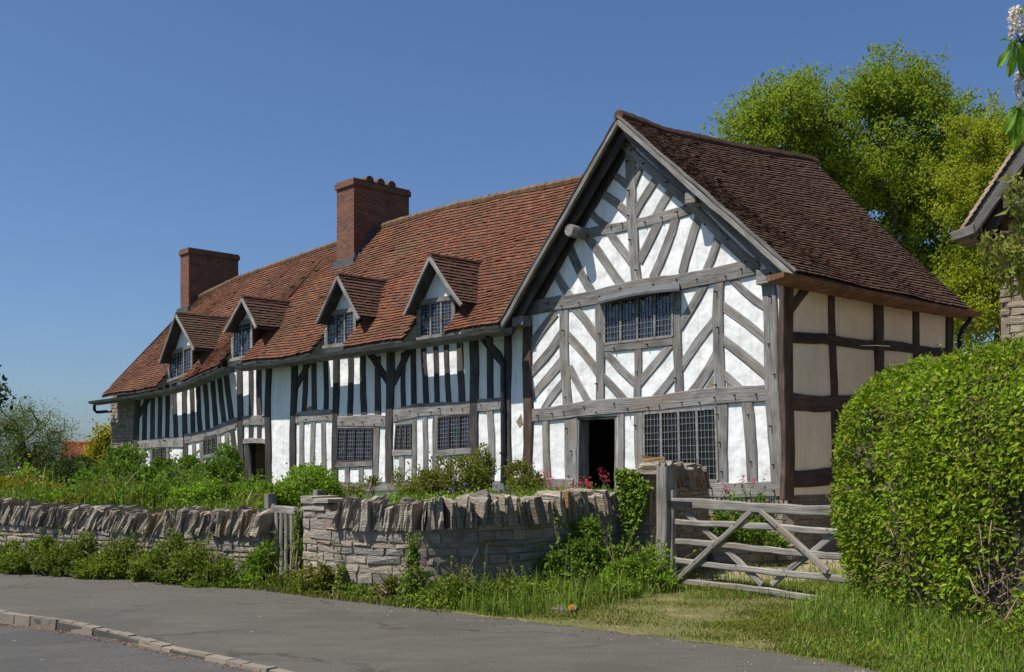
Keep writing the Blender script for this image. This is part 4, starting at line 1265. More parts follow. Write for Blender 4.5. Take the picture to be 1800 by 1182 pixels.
wg = empty("wicket_gate", (*at_px(505, 15.2), 0), "small weathered paling gate set between the two stone walls", "gate")
a, b = Vector((*at_px(474.5, 15.75), 0)), Vector((*at_px(535, 14.95), 0))
wd = (b - a).normalized(); wnm = Vector((wd.y, -wd.x, 0))
hewn("gate_post", a + Vector((0, 0, -.05)), a + Vector((0, 0, 1.29)), .135, wnm, 'gate', .07, wg, back=.07)
c = b + wd * .28 + Vector((0, .35, 0)); hewn("gate_post", c + Vector((0, 0, -.05)), c + Vector((0, 0, 1.36)), .12, wnm, 'gate', .07, wg, back=.07)
u = a + wd * .13
hewn("stile", u + Vector((0, 0, .05)), u + Vector((0, 0, 1.14)), .075, wnm, 'gate', .03, wg, back=.03)
hewn("rail", a + wd * .1 + Vector((0, 0, 1.05)), b + Vector((0, 0, 1.06)), .11, wnm, 'gate', .04, wg, back=.02)
hewn("rail", a + wd * .1 + Vector((0, 0, .22)), b + Vector((0, 0, .22)), .09, wnm, 'gate', .0, wg, back=.05)
Lw = (b - a).length
for i in range(6):
    q = a + wd * (.25 + (Lw - .3) * i / 5)
    hewn("paling", q + Vector((0, 0, .04)), q + Vector((0, 0, 1.03)), .078, wnm, 'gate', .035, wg, back=-.01)

# ================================================================== VEGETATION
def unit(v): return v / np.maximum(np.linalg.norm(v, axis=-1, keepdims=True), 1e-9)

def leaves(name, P, size, mat, parent, rg, out=None, upb=.5, aspect=.5, droop=.15, sizevar=.35, kind=None):
    P = np.asarray(P, float); n = len(P)
    d = rg.normal(size=(n, 3))
    if out is not None: d = d * .75 + out
    d = unit(d)
    nn = rg.normal(size=(n, 3)); nn[:, 2] = np.abs(nn[:, 2]) * .6 + upb
    if out is not None: nn += out * .9
    y = unit(np.cross(nn, d)); z = np.cross(d, y)
    L_ = (size * (1 + rg.uniform(-sizevar, sizevar, n)))[:, None]
    w = L_ * aspect * .5
    V = np.stack([P, P + d * L_ * .45 - y * w + z * L_ * .07, P + d * L_ - z * L_ * droop, P + d * L_ * .5 + y * w + z * L_ * .07], 1).reshape(-1, 3)
    F = np.arange(n * 4).reshape(n, 4)
    o = mesh_np(name, V, F, G[mat] if isinstance(mat, str) else mat, parent)
    return o

def lob(l):
    """photo blob (px, py, rx, ry, depth[, rdepth]) -> centre and radii in metres"""
    px, py, rx, ry, D = l[:5]
    c = DP(px, py, D); k = D / FPX
    return (c.x, c.y, c.z, rx * k, (l[5] if len(l) > 5 else (rx + ry) / 2 * k), ry * k)

def lump(dirs, rg, k=5, amp=.16):
    o = np.zeros(len(dirs))
    for f in (2.2, 4.1, 7.5):
        w = unit(rg.normal(size=(k, 3))) * f
        o += np.sin(dirs @ w.T + rg.uniform(0, 6, k)).sum(1) / k * amp / (f / 2.2) ** .4
    return o

def shell(lobes, n, rg, depth=.35, amp=.35, inside=.72, zmin=None):
    Ls = np.array(lobes); area = (Ls[:, 3] * Ls[:, 5]); pr = area / area.sum()
    idx = rg.choice(len(Ls), size=int(n * 1.6), p=pr)
    u = unit(rg.normal(size=(len(idx), 3)))
    P = np.zeros_like(u)
    for i in range(len(Ls)):
        k = idx == i
        r = (1 + lump(u[k], rg, amp=amp)) * (1 - depth * rg.random(k.sum()) ** 1.6)
        P[k] = Ls[i, :3] + u[k] * Ls[i, 3:6] * r[:, None]
    ok = np.ones(len(P), bool)
    for i in range(len(Ls)):
        f = (((P - Ls[i, :3]) / Ls[i, 3:6]) ** 2).sum(1) ** .5
        ok &= ~((f < inside) & (idx != i))
    if zmin is not None: ok &= P[:, 2] > zmin
    return P[ok][:n], u[ok][:n]

def bush(name, label, cat, px_lobes, n, size, mat, base_z=.95, group=None, aspect=.55, seed=0, amp=.5, depth=.5, stems=14, mats2=None, upb=.5, shoots=1.0):
    rg = np.random.default_rng(100 + seed)
    L3 = [lob(l) for l in px_lobes]
    c = np.mean([l[:3] for l in L3], 0)
    root = empty(name, (c[0], c[1], base_z), label, cat, group)
    P, u = shell(L3, n, rg, depth, amp, zmin=base_z - .02)
    out = u.copy(); out[:, 2] += .2
    Pm, om = P, out * .8
    if mats2:
        m2, n2, s2 = mats2
        P, u = shell(L3, n2, rg, .08, amp, zmin=base_z + .1)
        leaves("flower", P, s2, m2, root, rg, u, aspect=.9)
    mb = MB()
    for i in range(stems):
        l = L3[rg.integers(len(L3))]
        uu = unit(rg.normal(size=3)); uu[2] = abs(uu[2])
        tip = np.array(l[:3]) + uu * np.array(l[3:6]) * rg.uniform(.8, 1.08)
        b = np.array([c[0] + (l[0] - c[0]) * .7 + rg.normal() * .08, c[1] + (l[1] - c[1]) * .7 + rg.normal() * .08, base_z - .03])
        m_ = (b + tip) / 2 + rg.normal(size=3) * .08
        mb.tube([b, m_, tip], [.016, .011, .004], 5)
    ns = max(10, int(n / 110 * shoots))
    P, u = shell(L3, ns, rg, .1, amp, zmin=base_z)
    k = size / .06
    d = unit(u * .6 + np.array([0, 0, .9]) + rg.normal(size=u.shape) * .35)
    Ln = rg.uniform(.08, .36, len(P)) * k ** .5 * (1 + (rg.random(len(P)) < .2) * .7)
    for p, dd, ll in zip(P, d, Ln): mb.tube([p - dd * .1, p + dd * ll], [.005, .002], 4, cap=False)
    f = np.tile(np.linspace(.1, 1, 8), len(P))[:, None]
    q = np.repeat(P, 8, 0) + np.repeat(d * Ln[:, None], 8, 0) * f + rg.normal(size=(len(P) * 8, 3)) * .012
    leaves("foliage", np.concatenate([Pm, q]), size, mat, root, rg, np.concatenate([om, np.repeat(d, 8, 0) * .6]), upb=upb, aspect=aspect)
    mb.build("stem", G['twig'], root)
    return root

def blades(name, P, h, mat, rg, parent=None, width=.010, lean=.5, kind='stuff'):
    P = np.asarray(P, float); n = len(P)
    ang = rg.uniform(0, 2 * np.pi, n); ln = (lean * rg.random(n) ** 1.2)[:, None]
    d = np.stack([np.cos(ang), np.sin(ang), 0 * ang], 1)
    a2 = ang + np.pi / 2 + rg.normal(size=n) * .5
    s = np.stack([np.cos(a2), np.sin(a2), 0 * ang], 1) * (width * (1 + rg.uniform(-.3, .3, n)))[:, None]
    h = np.asarray(h)[:, None]; up = np.array([0, 0, 1.0])
    m1 = P + up * h * .55 + d * h * ln * .25
    m2 = P + up * h * (1 - .35 * ln) + d * h * ln
    V = np.stack([P - s, P + s, m1 + s * .8, m1 - s * .8, m2 + s * .12, m2 - s * .12], 1).reshape(-1, 3)
    q = np.array([[0, 1, 2, 3], [3, 2, 4, 5]])
    F = (np.arange(n)[:, None, None] * 6 + q[None]).reshape(-1, 4)
    o = mesh_np(name, V, F, G[mat], parent)
    if parent is None and kind: tag(o, kind=kind)
    return o

def tree(name, label, cat, base, lobes, n_nodes, per, lsize, mat, trunk_r, fork, seed, sig=.45, aspect=.6, upb=.3, group=None, fill=.55, hang=0.0, tufts=1, spread=.5, sub=0, subr=(.8, 1.4)):
    rg = np.random.default_rng(seed)
    root = empty(name, base, label, cat, group)
    Ls = np.array(lobes); pr = Ls[:, 3] * Ls[:, 4] * Ls[:, 5]; pr = pr ** .8; pr /= pr.sum()
    if sub:
        idx = rg.choice(len(Ls), sub, p=pr); u = unit(rg.normal(size=(sub, 3)))
        cc = Ls[idx, :3] + u * Ls[idx, 3:6] * (rg.random(sub) ** .35 * .80)[:, None]
        rr = rg.uniform(*subr, sub)
        Ls = np.c_[cc, rr * 1.1, rr * 1.1, rr * .75]; pr = rr ** 2.2; pr /= pr.sum()
    idx = rg.choice(len(Ls), n_nodes, p=pr)
    u = unit(rg.normal(size=(n_nodes, 3)))
    rr = rg.random(n_nodes) ** fill
    P = Ls[idx, :3] + u * Ls[idx, 3:6] * rr[:, None]
    base = np.array(base, float); fork = np.array(fork, float)
    tr = [base + (fork - base) * f + np.array([rg.normal() * .08, rg.normal() * .08, 0]) * (f > 0) for f in (0, .35, .7, 1)]
    pts = list(tr); par = [-1, 0, 1, 2]
    order = np.argsort(np.linalg.norm(P - fork, axis=1))
    arr = np.zeros((n_nodes + 4, 3)); arr[:4] = tr; cnt = 4
    dist_f = np.zeros(n_nodes + 4); dist_f[:4] = (0, 0, 0, 0)
    for i in order:
        p = P[i]
        dd = np.linalg.norm(arr[2:cnt] - p, axis=1)
        cost = dd + .35 * dist_f[2:cnt] * .3
        j = int(np.argmin(cost)) + 2
        # an elbow between, so that limbs curve upward
        arr[cnt] = p; dist_f[cnt] = dist_f[j] + dd[j - 2]; pts.append(p); par.append(j); cnt += 1
    w = np.ones(cnt)
    for i in range(cnt - 1, 0, -1): w[par[i]] += w[i]
    rad = trunk_r * (w / w[0]) ** .5
    mb = MB()
    for i in range(1, cnt):
        a, b = arr[par[i]], arr[i]
        l = np.linalg.norm(b - a)
        m_ = (a + b) / 2 + np.array([0, 0, -.06 * l]) + rg.normal(size=3) * .05 * l
        r0 = min(rad[par[i]], rad[i] * 1.5)
        mb.tube([a, m_, b], [max(r0, .012), max((r0 + rad[i]) / 2, .010), max(rad[i], .008)], 6 if rad[i] > .06 else 4, cap=False)
    mb.build("trunk", G['bark'], root, smooth=True)
    C = arr[4:cnt]
    if tufts > 1: C = np.repeat(C, tufts, 0) + rg.normal(size=((cnt - 4) * tufts, 3)) * spread
    lp = np.repeat(C, per, 0)
    g = rg.normal(size=lp.shape) * sig * np.array([1, 1, .8])
    lp = lp + g
    if hang: lp[:, 2] -= np.abs(rg.normal(size=len(lp))) * hang
    out = unit(g); out[:, 2] += .1 - hang
    leaves("crown", lp, lsize, mat, root, rg, out * .6, upb=upb, aspect=aspect)
    return root

# ---------------------------------------------------------------- trees behind
D1 = 42.0
big = [(1275, 238, 40, 32, D1), (1345, 215, 62, 55, D1, 2.2), (1430, 200, 72, 70, D1, 2.6), (1500, 165, 60, 60, D1, 2.4), (1565, 160, 62, 60, D1, 2.4), (1612, 140, 42, 40, D1, 1.6),
       (1615, 235, 85, 80, D1, 2.8), (1685, 195, 42, 44, D1, 1.6), (1540, 300, 110, 80, D1, 3.0), (1645, 340, 85, 90, D1, 2.8), (1450, 290, 90, 60, D1, 2.6), (1590, 430, 90, 90, D1, 2.8), (1670, 470, 70, 80, D1, 2.4), (1730, 300, 45, 60, D1, 2.0), (1720, 420, 60, 80, D1, 2.0), (1690, 560, 60, 50, D1, 2.0)]
tree("maple_tree", "large spring green broadleaf tree rising behind the brown roof of the cross gable", "tree", (*at_px(1560, D1), 0), [lob((l[0] - 4, l[1] + 16) + l[2:]) for l in big], 820, 24, .135, 'tree', .50, tuple(DP(1550, 440, D1)), 51, sig=.15, tufts=6, spread=.36, sub=120, subr=(.9, 1.7))
D2 = 36.0
tree("maple_tree", "yellow green tree between the large spring green tree and the right hand cottage roof", "tree", (*at_px(1770, D2), 0),
     [lob(l) for l in ((1745, 260, 45, 45, D2), (1790, 250, 50, 55, D2), (1720, 340, 50, 60, D2), (1775, 350, 60, 70, D2), (1720, 450, 45, 70, D2), (1760, 520, 60, 60, D2), (1700, 540, 40, 50, D2))],
     380, 26, .115, 'tree_yellow', .3, tuple(DP(1765, 470, D2)), 52, sig=.13, tufts=6, spread=.32, sub=70, subr=(.7, 1.3))
D3 = 52.0
tree("willow_tree", "loose feathery green tree at the far left beyond the brick outbuilding", "tree", (*at_px(45, D3), 1.0),
     [lob(l) for l in ((20, 735, 45, 40, D3), (75, 755, 45, 45, D3), (110, 765, 28, 35, D3), (40, 800, 60, 45, D3), (90, 805, 40, 35, D3), (-40, 770, 60, 70, D3), (10, 840, 60, 30, D3))],
     260, 120, .115, 'willow', .25, tuple(DP(45, 800, D3)), 53, sig=.36, aspect=.28, upb=.1, hang=.35)
tree("overhanging_tree", "dark leafy twig tips reaching in from the left edge above the feathery tree", "tree", (-22.5, 38, 1.0),
     [lob(l) for l in ((-60, 690, 50, 40, 36), (-15, 690, 22, 35, 36), (-110, 720, 60, 60, 36))], 70, 60, .2, 'dark', .22, tuple(DP(-130, 780, 37)), 54, sig=.22)
tree("yellow_shrub", "golden yellow shrub against the rubble end wall of the long house", "shrub", (*at_px(182, 47), 1.0),
     [lob(l) for l in ((180, 796, 15, 22, 47), (188, 768, 8, 16, 47), (174, 820, 20, 18, 47))], 60, 90, .16, 'gold', .07, tuple(DP(180, 810, 47)), 55, sig=.25)

# ---------------------------------------------------------------- outbuilding far left
ob = empty("outbuilding", DP(130, 840, 60), "small brick outbuilding with a red tiled roof far behind the garden at left", "outbuilding")
c0, c1, c2, c3 = [np.array(v) for v in (DP(103, 812, 58), DP(172, 812, 58), DP(170, 781, 61), DP(112, 779, 61))]
def Pf(s, v):
    s, v = np.asarray(s)[:, None], np.asarray(v)[:, None]
    return (c0 * (1 - s) + c1 * s) * (1 - v) + (c3 * (1 - s) + c2 * s) * v
MT['tile_far'] = tile_mat("bright_red_far_tile", [(.26, .045, .03), (.32, .06, .038), (.22, .04, .028)], (.2, .06, .04), .6)
tiled("roof", Pf, 2.1, 3.2, MT['tile_far'], ob, e=.16, w=.2, seed=61)
mb = MB()
q = [DP(104, 812, 58.3), DP(171, 812, 58.3)]
mb.hexa([Vector((q[0].x, 58.3, .5)), Vector((q[1].x, 58.3, .5)), Vector((q[1].x, 63, .5)), Vector((q[0].x, 63, .5)), q[0], q[1], Vector((q[1].x, 63, q[1].z)), Vector((q[0].x, 63, q[0].z))])
mb.build("wall", MT['brick_dull'], ob, uv=True)
mb = MB(); mb.tube([DP(110, 778, 61), DP(171, 780, 61)], .1, 8); mb.build("ridge_cap", MT['tile_far'], ob)
gw = MB(); q = [DP(48, 818, 56), DP(112, 818, 56)]
gw.hexa([Vector((q[0].x, 56, .5)), Vector((q[1].x, 56, .5)), Vector((q[1].x, 56.3, .5)), Vector((q[0].x, 56.3, .5)), q[0], q[1], q[1] + Vector((0, .3, 0)), q[0] + Vector((0, .3, 0))])
tag(gw.build("brick_wall", MT['brick_dull'], uv=True), "dull brick garden wall under the feathery tree at far left", "brick wall")

# ---------------------------------------------------------------- right hand cottage
DC = 17.0
cf = np.array(DP(1692, 402, DC))                       # foot of the verge
cu = np.array([-dL[0], -dL[1]]); cb = dR               # along the gable (to the right), and back
def CW(u, b, z): return Vector((cf[0] + cu[0] * u + cb[0] * b, cf[1] + cu[1] * u + cb[1] * b, z))
x_, z_ = ray(1800, 240)
Yv = (cf[:2] @ dR) / (x_ * dR[0] + dR[1])
pv = np.array([x_ * Yv, Yv, EYE + z_ * Yv])
SLP = (pv[2] - cf[2]) / ((pv[:2] - cf[:2]) @ cu)
CWD = 3.0                                             # half width of the gable
NC = Vector((-cb[0], -cb[1], 0))
rc = empty("stone_cottage", CW(CWD, 3, 0), "stone cottage at the right edge with a steep tiled roof and deep dark eaves", "cottage")
MT['tile_pale'] = tile_mat("sunlit_pale_tile", [(.44, .31, .24), (.52, .38, .30), (.34, .22, .16), (.56, .43, .35)], (.40, .34, .28), .6)  # sunlight on the verge tile ends put into the pale colour
def cot_roof(sgn):
    def Pf(s, v):
        s, v = np.asarray(s), np.asarray(v)
        u = CWD + sgn * CWD * (v - 1) ; b = 7 * s
        return np.stack([cf[0] + cu[0] * u + cb[0] * b, cf[1] + cu[1] * u + cb[1] * b, cf[2] + CWD * SLP * v], -1)
    return Pf
tiled("roof", cot_roof(1), 7, CWD * math.hypot(1, SLP), MT['tile_pale'], rc, e=.13, w=.18, seed=62)
tiled("roof", cot_roof(-1), 7, CWD * math.hypot(1, SLP), MT['tile_pale'], rc, e=.2, w=.25, seed=63)
WBK = .45                                             # wall stands behind the verge
xw, _ = ray(1757, 500)
pw = cf[:2] + cb * WBK
Yw = (pw @ dR) / (xw * dR[0] + dR[1])
U0 = float((np.array([xw * Yw, Yw]) - pw) @ cu)
rubble("stonework", [xy(CW(U0, 7, 0)), xy(CW(U0, WBK, 0)), xy(CW(2 * CWD - U0, WBK, 0)), xy(CW(2 * CWD - U0, 7, 0))], 0.0,
       lambda s: cf[2] + (U0 * SLP if s < 6.5 else max(0, CWD - abs(s - (7 - WBK) + U0 - CWD)) * SLP) - .16, MT['stone_warm'], rc, .08, .16, .18, .5, seed=35, thick=.4)
zr_c = cf[2] + CWD * SLP
hewn("bargeboard", CW(.06, .03, cf[2] - .14), CW(CWD, .03, zr_c - .22), .22, NC, 'gutter', .03, rc, back=.03)
hewn("bargeboard", CW(.22, .2, cf[2] - .22), CW(CWD, .2, zr_c - .50), .18, NC, 'oak_dark', .03, rc, back=.03)
mb = MB()
for i in range(44):     # tile courses showing at the verge
    u = -.02 + i * .065; z = cf[2] + u * SLP
    mb.bar(CW(u - .05, 0, z - .05), CW(u + .06, 0, z + .06), .035, .18, NC, off=-.14)
mb.build("verge_tile", MT['tile_pale'], rc)
hewn("eave_board", CW(-.16, 0, cf[2] - .12), CW(.20, 0, cf[2] - .04), .15, NC, 'gutter', .05, rc, back=1.5)
q_ = DP(1782, 352, 16.3)
hewn("purlin_end", q_ - Vector((cu[0], cu[1], 0)) * .14, q_ + Vector((cu[0], cu[1], 0)) * .14, .22, NC, 'gutter', .06, rc, back=.8)
rg = np.random.default_rng(64)
cl_ = empty("climber", (7.9, 16.0, 0), "climbing plant with long drooping leaves on the stone cottage", "climbing plant")
def px_scatter(regions, n, dep, jit, rg):
    out = []
    tot = sum(r[2] * r[3] for r in regions)
    for (x, y, rx, ry) in regions:
        k = int(n * rx * ry / tot)
        a, r = rg.uniform(0, 2 * np.pi, k), np.sqrt(rg.random(k))
        for aa, q in zip(a, r):
            out.append(tuple(DP(x + rx * q * math.cos(aa), y + ry * q * math.sin(aa), dep + rg.normal() * jit)))
    return np.array(out)
P = px_scatter([(1770, 455, 40, 35), (1745, 420, 28, 20), (1790, 480, 30, 28), (1782, 330, 22, 24), (1800, 360, 25, 30), (1798, 430, 25, 50)], 620, 15.75, .15, rg)
leaves("foliage", P, .18, 'wisteria', cl_, rg, np.tile([0, -.3, -1.0], (len(P), 1)), upb=.2, aspect=.27, droop=.3, sizevar=.5)
mb = MB()
for i in range(16):
    a = DP(1812, 400 + i * 10, 16.1); b = P[rg.integers(len(P))]
    mb.tube([a, (np.array(a) + b) / 2 + [0, 0, .12], b], [.018, .012, .006], 5)
mb.tube([Vector((8.15, 16.25, 0)), Vector((8.1, 16.2, 2.5)), DP(1812, 480, 16.2), DP(1812, 350, 16.2)], [.05, .045, .035, .02], 7)
mb.build("stem", G['twig'], cl_)

# ---------------------------------------------------------------- hedge
rg = np.random.default_rng(70)
HA, HB = np.array([4.78, 12.25]), np.array([6.05, 6.2])
hax = (HB - HA); HLEN = np.linalg.norm(hax); hax /= HLEN; hay = np.array([hax[1], -hax[0]])
if hay[0] > 0: hay = -hay                      # towards the pavement
HH, HW, HR = 2.97, 1.09, .80
hedge = empty("hedge", (*((HA + HB) / 2), 0), "big rounded bright green hedge on the right beyond the field gate", "hedge")
def hdrop(l): return .26 * np.exp(-(np.maximum(l + .3, 0) / .95) ** 2) - .012 * np.maximum(l - .6, 0)
def hsdf(X):
    l = (X[:, :2] - HA) @ hax; w = (X[:, :2] - HA) @ hay; z = X[:, 2] + hdrop(l) * np.clip(X[:, 2] / 1.6, 0, 1)
    qx = np.abs(l - HLEN / 2) - (HLEN / 2 + .35 - HR); qy = np.abs(w) - (HW - HR); qz = np.abs(z - HH / 2 + .6) - (HH / 2 + .6 - HR)
    q = np.stack([qx, qy, qz], 1)
    return np.linalg.norm(np.maximum(q, 0), axis=1) + np.minimum(q.max(1), 0) - HR
def fbm(X, rg, fs, k=6):
    o = np.zeros(len(X))
    for f, a in fs:
        w = unit(rg.normal(size=(k, 3))) * f
        o += a * np.sin(X @ w.T + rg.uniform(0, 6, k)).sum(1) / math.sqrt(k)
    return o
N_ = 900000
l = rg.uniform(-.9, HLEN + .2, N_); w = rg.uniform(-1.3, 1.3, N_); z = rg.uniform(.02, HH + .25, N_)
X = np.stack([HA[0] + l * hax[0] + w * hay[0], HA[1] + l * hax[1] + w * hay[1], z], 1)
nz = fbm(X, rg, ((1.6, .08), (4.0, .06), (9.0, .045)))
sd = hsdf(X) - nz
bare = np.array(DP(1782, 1010, 9.45))
bare2 = np.array(DP(1590, 975, 10.9))
db = np.linalg.norm((X - bare) * [1, 1, 1.0], axis=1); db2 = np.linalg.norm((X - bare2) * [1, 1, .8], axis=1)
hole = fbm(X, rg, ((5.5, .5), (11.0, .35)))
keep = (sd < .02) & (sd > -.20) & (rg.random(N_) < np.where(sd > -.07, 1, .5))
keep &= ~((hole > .55) & (sd > -.15))
keep &= rg.random(N_) > np.exp(-(db / .42) ** 4) * .93
keep &= rg.random(N_) > np.exp(-(db2 / .25) ** 4) * .75
low = np.clip((0.9 - z) / .9, 0, 1)
keep &= rg.random(N_) > low * .35
X = X[keep][:92000]
cen = np.stack([HA[0] + np.clip((X[:, :2] - HA) @ hax, .3, HLEN) * hax[0], HA[1] + np.clip((X[:, :2] - HA) @ hax, .3, HLEN) * hax[1], np.clip(X[:, 2], .2, HH - .8)], 1)
out = unit(X - cen)
leaves("foliage", X, .052, 'hedge', hedge, rg, out * .9, upb=.45, aspect=.6, droop=.2, sizevar=.55)
# long shoots breaking the outline
k = rg.choice(len(X), 420)
sp, lp, lo = [], [], []
mb = MB()
for i in k:
    if X[i, 2] < 1.0: continue
    d = unit(out[i] + np.array([0, 0, .7]) + rg.normal(size=3) * .3)
    Ls = rg.uniform(.08, .24)
    mb.tube([X[i] - d * .05, X[i] + d * Ls], [.003, .0015], 4, cap=False)
    for q in range(9):
        lp.append(X[i] + d * Ls * q / 8); lo.append(d)
leaves("shoot", np.array(lp), .042, 'hedge', hedge, rg, np.array(lo) * .7, aspect=.5)
for i in range(900):                                   # twigs inside, bare ones at the worn patches
    c = bare if i < 420 else (bare2 if i < 560 else X[rg.integers(len(X))])
    s_ = .30 if i < 420 else .2
    p = c + rg.normal(size=3) * s_ * [.6, .6, 1] + ((hay[0] * -.12, hay[1] * -.12, 0))
    d = unit(rg.normal(size=3) + [0, 0, .3]); L_ = rg.uniform(.15, .4)
    mb.tube([p, p + d * L_ * .5 + rg.normal(size=3) * .02, p + d * L_], [.006, .005, .002], 4, cap=False)
mb.build("twig", G['twig'], hedge)
mb = MB()                                              # solid core blocking the view through, inner shade painted as dark brown
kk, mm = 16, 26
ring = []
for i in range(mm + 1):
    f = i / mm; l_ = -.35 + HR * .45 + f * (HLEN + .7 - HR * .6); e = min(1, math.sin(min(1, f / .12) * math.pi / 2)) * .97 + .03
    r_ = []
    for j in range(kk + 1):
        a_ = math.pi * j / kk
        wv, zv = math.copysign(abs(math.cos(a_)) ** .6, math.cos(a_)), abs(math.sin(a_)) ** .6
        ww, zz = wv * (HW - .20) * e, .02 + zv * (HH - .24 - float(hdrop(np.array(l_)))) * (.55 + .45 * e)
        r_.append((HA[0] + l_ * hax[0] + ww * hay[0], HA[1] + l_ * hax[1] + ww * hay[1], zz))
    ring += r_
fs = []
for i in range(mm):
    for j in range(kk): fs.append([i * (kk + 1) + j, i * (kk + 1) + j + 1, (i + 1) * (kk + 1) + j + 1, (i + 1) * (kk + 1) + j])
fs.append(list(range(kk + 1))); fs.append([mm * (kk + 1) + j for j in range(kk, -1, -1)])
mb.add(ring, fs); mb.build("dark_core", G['core'], hedge)

# ---------------------------------------------------------------- garden shrubs
bush("golden_shrub", "low clipped golden green shrub behind the wall at the far left", "shrub", [(15, 868, 48, 24, 22), (75, 872, 42, 22, 22), (-40, 868, 40, 26, 22)], 9000, .07, 'gold', .86, seed=1, amp=.2, depth=.3)
bush("leafy_plant", "small bright green plant in front of the clipped golden shrub", "plant", [(85, 884, 38, 18, 18.6), (125, 886, 22, 14, 18.6)], 2600, .06, 'bright', .85, seed=2)
bush("dark_shrub", "dark bronze shrub right of the golden shrub, below the brick outbuilding", "shrub", [(130, 842, 34, 30, 26), (112, 858, 26, 20, 26)], 4500, .08, 'dark', .88, seed=3)
bush("bronze_shrub", "olive and bronze shrub under the small red roof at left", "shrub", [(150, 838, 45, 18, 36), (115, 836, 25, 14, 36), (95, 842, 36, 14, 36)], 4500, .09, 'olive', .95, seed=4)
bush("pale_shrub", "pale cream flowered shrub below the feathery tree", "shrub", [(42, 842, 26, 18, 32)], 1800, .09, 'bright', .9, seed=5, mats2=('white', 160, .08))
bush("garden_bush", "tall leafy bush in front of the rubble end wall", "bush", [(205, 852, 52, 40, 25), (178, 872, 36, 26, 24), (240, 858, 36, 36, 25), (216, 815, 26, 26, 25.5)], 12000, .09, 'bush', .86, seed=6)
bush("garden_bush", "leafy bush with a pointed top under the leftmost ground floor window", "bush", [(292, 842, 32, 36, 25), (312, 864, 42, 28, 24), (335, 828, 20, 24, 26)], 9500, .085, 'bush', .86, seed=7)
bush("garden_bush", "mixed green bush left of the arched doorway", "bush", [(375, 850, 38, 34, 25), (350, 872, 38, 22, 22)], 7500, .08, 'bush', .86, seed=8)
bush("climbing_shrub", "upright climbing shrub on the post left of the arched doorway", "climbing shrub", [(402, 822, 20, 34, 30), (396, 850, 22, 30, 30)], 4200, .085, 'bush', .95, seed=9)
bush("leafy_plant", "broad leaved bright plants just behind the wall left of the wicket gate", "plant", [(430, 876, 40, 20, 19), (385, 880, 34, 16, 19), (466, 872, 28, 22, 19.5)], 4200, .10, 'bright', .84, seed=10, aspect=.35)
bush("green_mound", "fluffy fresh green mound of plants above the wicket gate", "bush", [(542, 862, 46, 34, 21), (508, 872, 36, 24, 20), (578, 866, 24, 24, 21), (545, 838, 26, 24, 21.5)], 12500, .055, 'bright', .86, seed=11)
bush("rose_bush", "olive green rose bush under the two small leaded windows", "rose bush", [(762, 856, 50, 30, 20.5), (820, 842, 44, 36, 20.5), (848, 822, 20, 32, 21), (722, 872, 34, 18, 19.5)], 11000, .055, 'olive', .88, seed=12, stems=30)
bush("rose_bush", "upright reddish tipped rose beside the black downpipe", "rose bush", [(910, 838, 20, 34, 20.5), (922, 862, 28, 24, 20), (940, 850, 14, 22, 20.5)], 4600, .05, 'olive', .9, seed=13, stems=26, mats2=('red', 30, .04))
bush("trailing_plant", "thin trailing plant at the stone sill below the four light window", "plant", [(655, 846, 18, 14, 24), (700, 840, 14, 18, 24), (625, 862, 24, 12, 22)], 1300, .05, 'olive', .9, seed=14, amp=.6, depth=.8)
bush("bed_plant", "leafy plants and tall stems in the raised bed behind the field gate", "plant", [(1280, 915, 26, 34, 18.0), (1330, 905, 24, 36, 18.3), (1305, 935, 36, 20, 17.8), (1360, 960, 26, 22, 17.7)], 4200, .07, 'bush', .3, seed=15)

bush("garden_bush", "low loose weeds directly behind the left stone wall, near the golden shrub", "bush", [(165, 884, 46, 20, 18.4, .5), (205, 876, 30, 22, 18.8, .4)], 5200, .065, 'olive', .85, seed=16, depth=.7)
bush("garden_bush", "taller weeds behind the middle of the left stone wall", "bush", [(268, 878, 44, 24, 18.0, .5), (300, 868, 26, 28, 18.4, .4)], 5600, .07, 'bush', .85, seed=17, depth=.7)
bush("garden_bush", "bright weeds behind the left stone wall below the mixed green bush", "bush", [(345, 876, 40, 24, 17.6, .45), (375, 868, 24, 24, 18.0, .4)], 5000, .06, 'bright', .85, seed=18, depth=.7)

# flowering bed behind the curved wall
rg = np.random.default_rng(80)
P, hs = [], []
for i in range(9000):
    px = rg.uniform(552, 1085); f = rg.random()
    near = np.interp(px, [552, 735, 800, 930, 1010, 1090], [14.6, 13.85, 13.85, 14.7, 15.6, 16.4])
    d = near + f * 3.2
    x, y = at_px(px, d)
    top = np.interp(px, [552, 600, 690, 800, 900, 960, 1020, 1085], [880, 878, 872, 868, 862, 858, 858, 862]) + rg.normal() * 5
    z0 = .86
    h = EYE + (HZ - top) / FPX * d - z0
    if h < .05: continue
    P.append((x, y, z0)); hs.append(min(.75, h * rg.uniform(.55, 1.08)))
o = blades("flower_bed_foliage", P, hs, 'grass', rg, width=.013, lean=.55)
P2 = np.array(P)[::1]; P2 = P2 + np.stack([0 * P2[:, 0], 0 * P2[:, 0], np.array(hs) * rg.uniform(.3, 1, len(P2))], 1)
o = leaves("flower_bed_leaves", P2, .06, 'bright', None, rg, upb=.5); tag(o, kind='stuff')
P, hs = [], []
for i in range(7000):
    px = rg.uniform(-30, 470); near = np.interp(px, [0, 465], [18.5, 16.2]); d = near + rg.random() ** 1.4 * 6
    x, y = at_px(px, d); h = rg.uniform(.10, .36) * (1.4 if rg.random() < .12 else 1) * (1 + 1.1 * max(0, math.sin(x * 2.3 + 1.3 * math.sin(y * 1.9)) * math.sin(y * 1.7 + x) ))
    P.append((x, y, .85)); hs.append(h)
P = np.array(P); hs = np.array(hs)
blades("garden_grass", P, hs, 'grass', rg, width=.014, lean=.6)
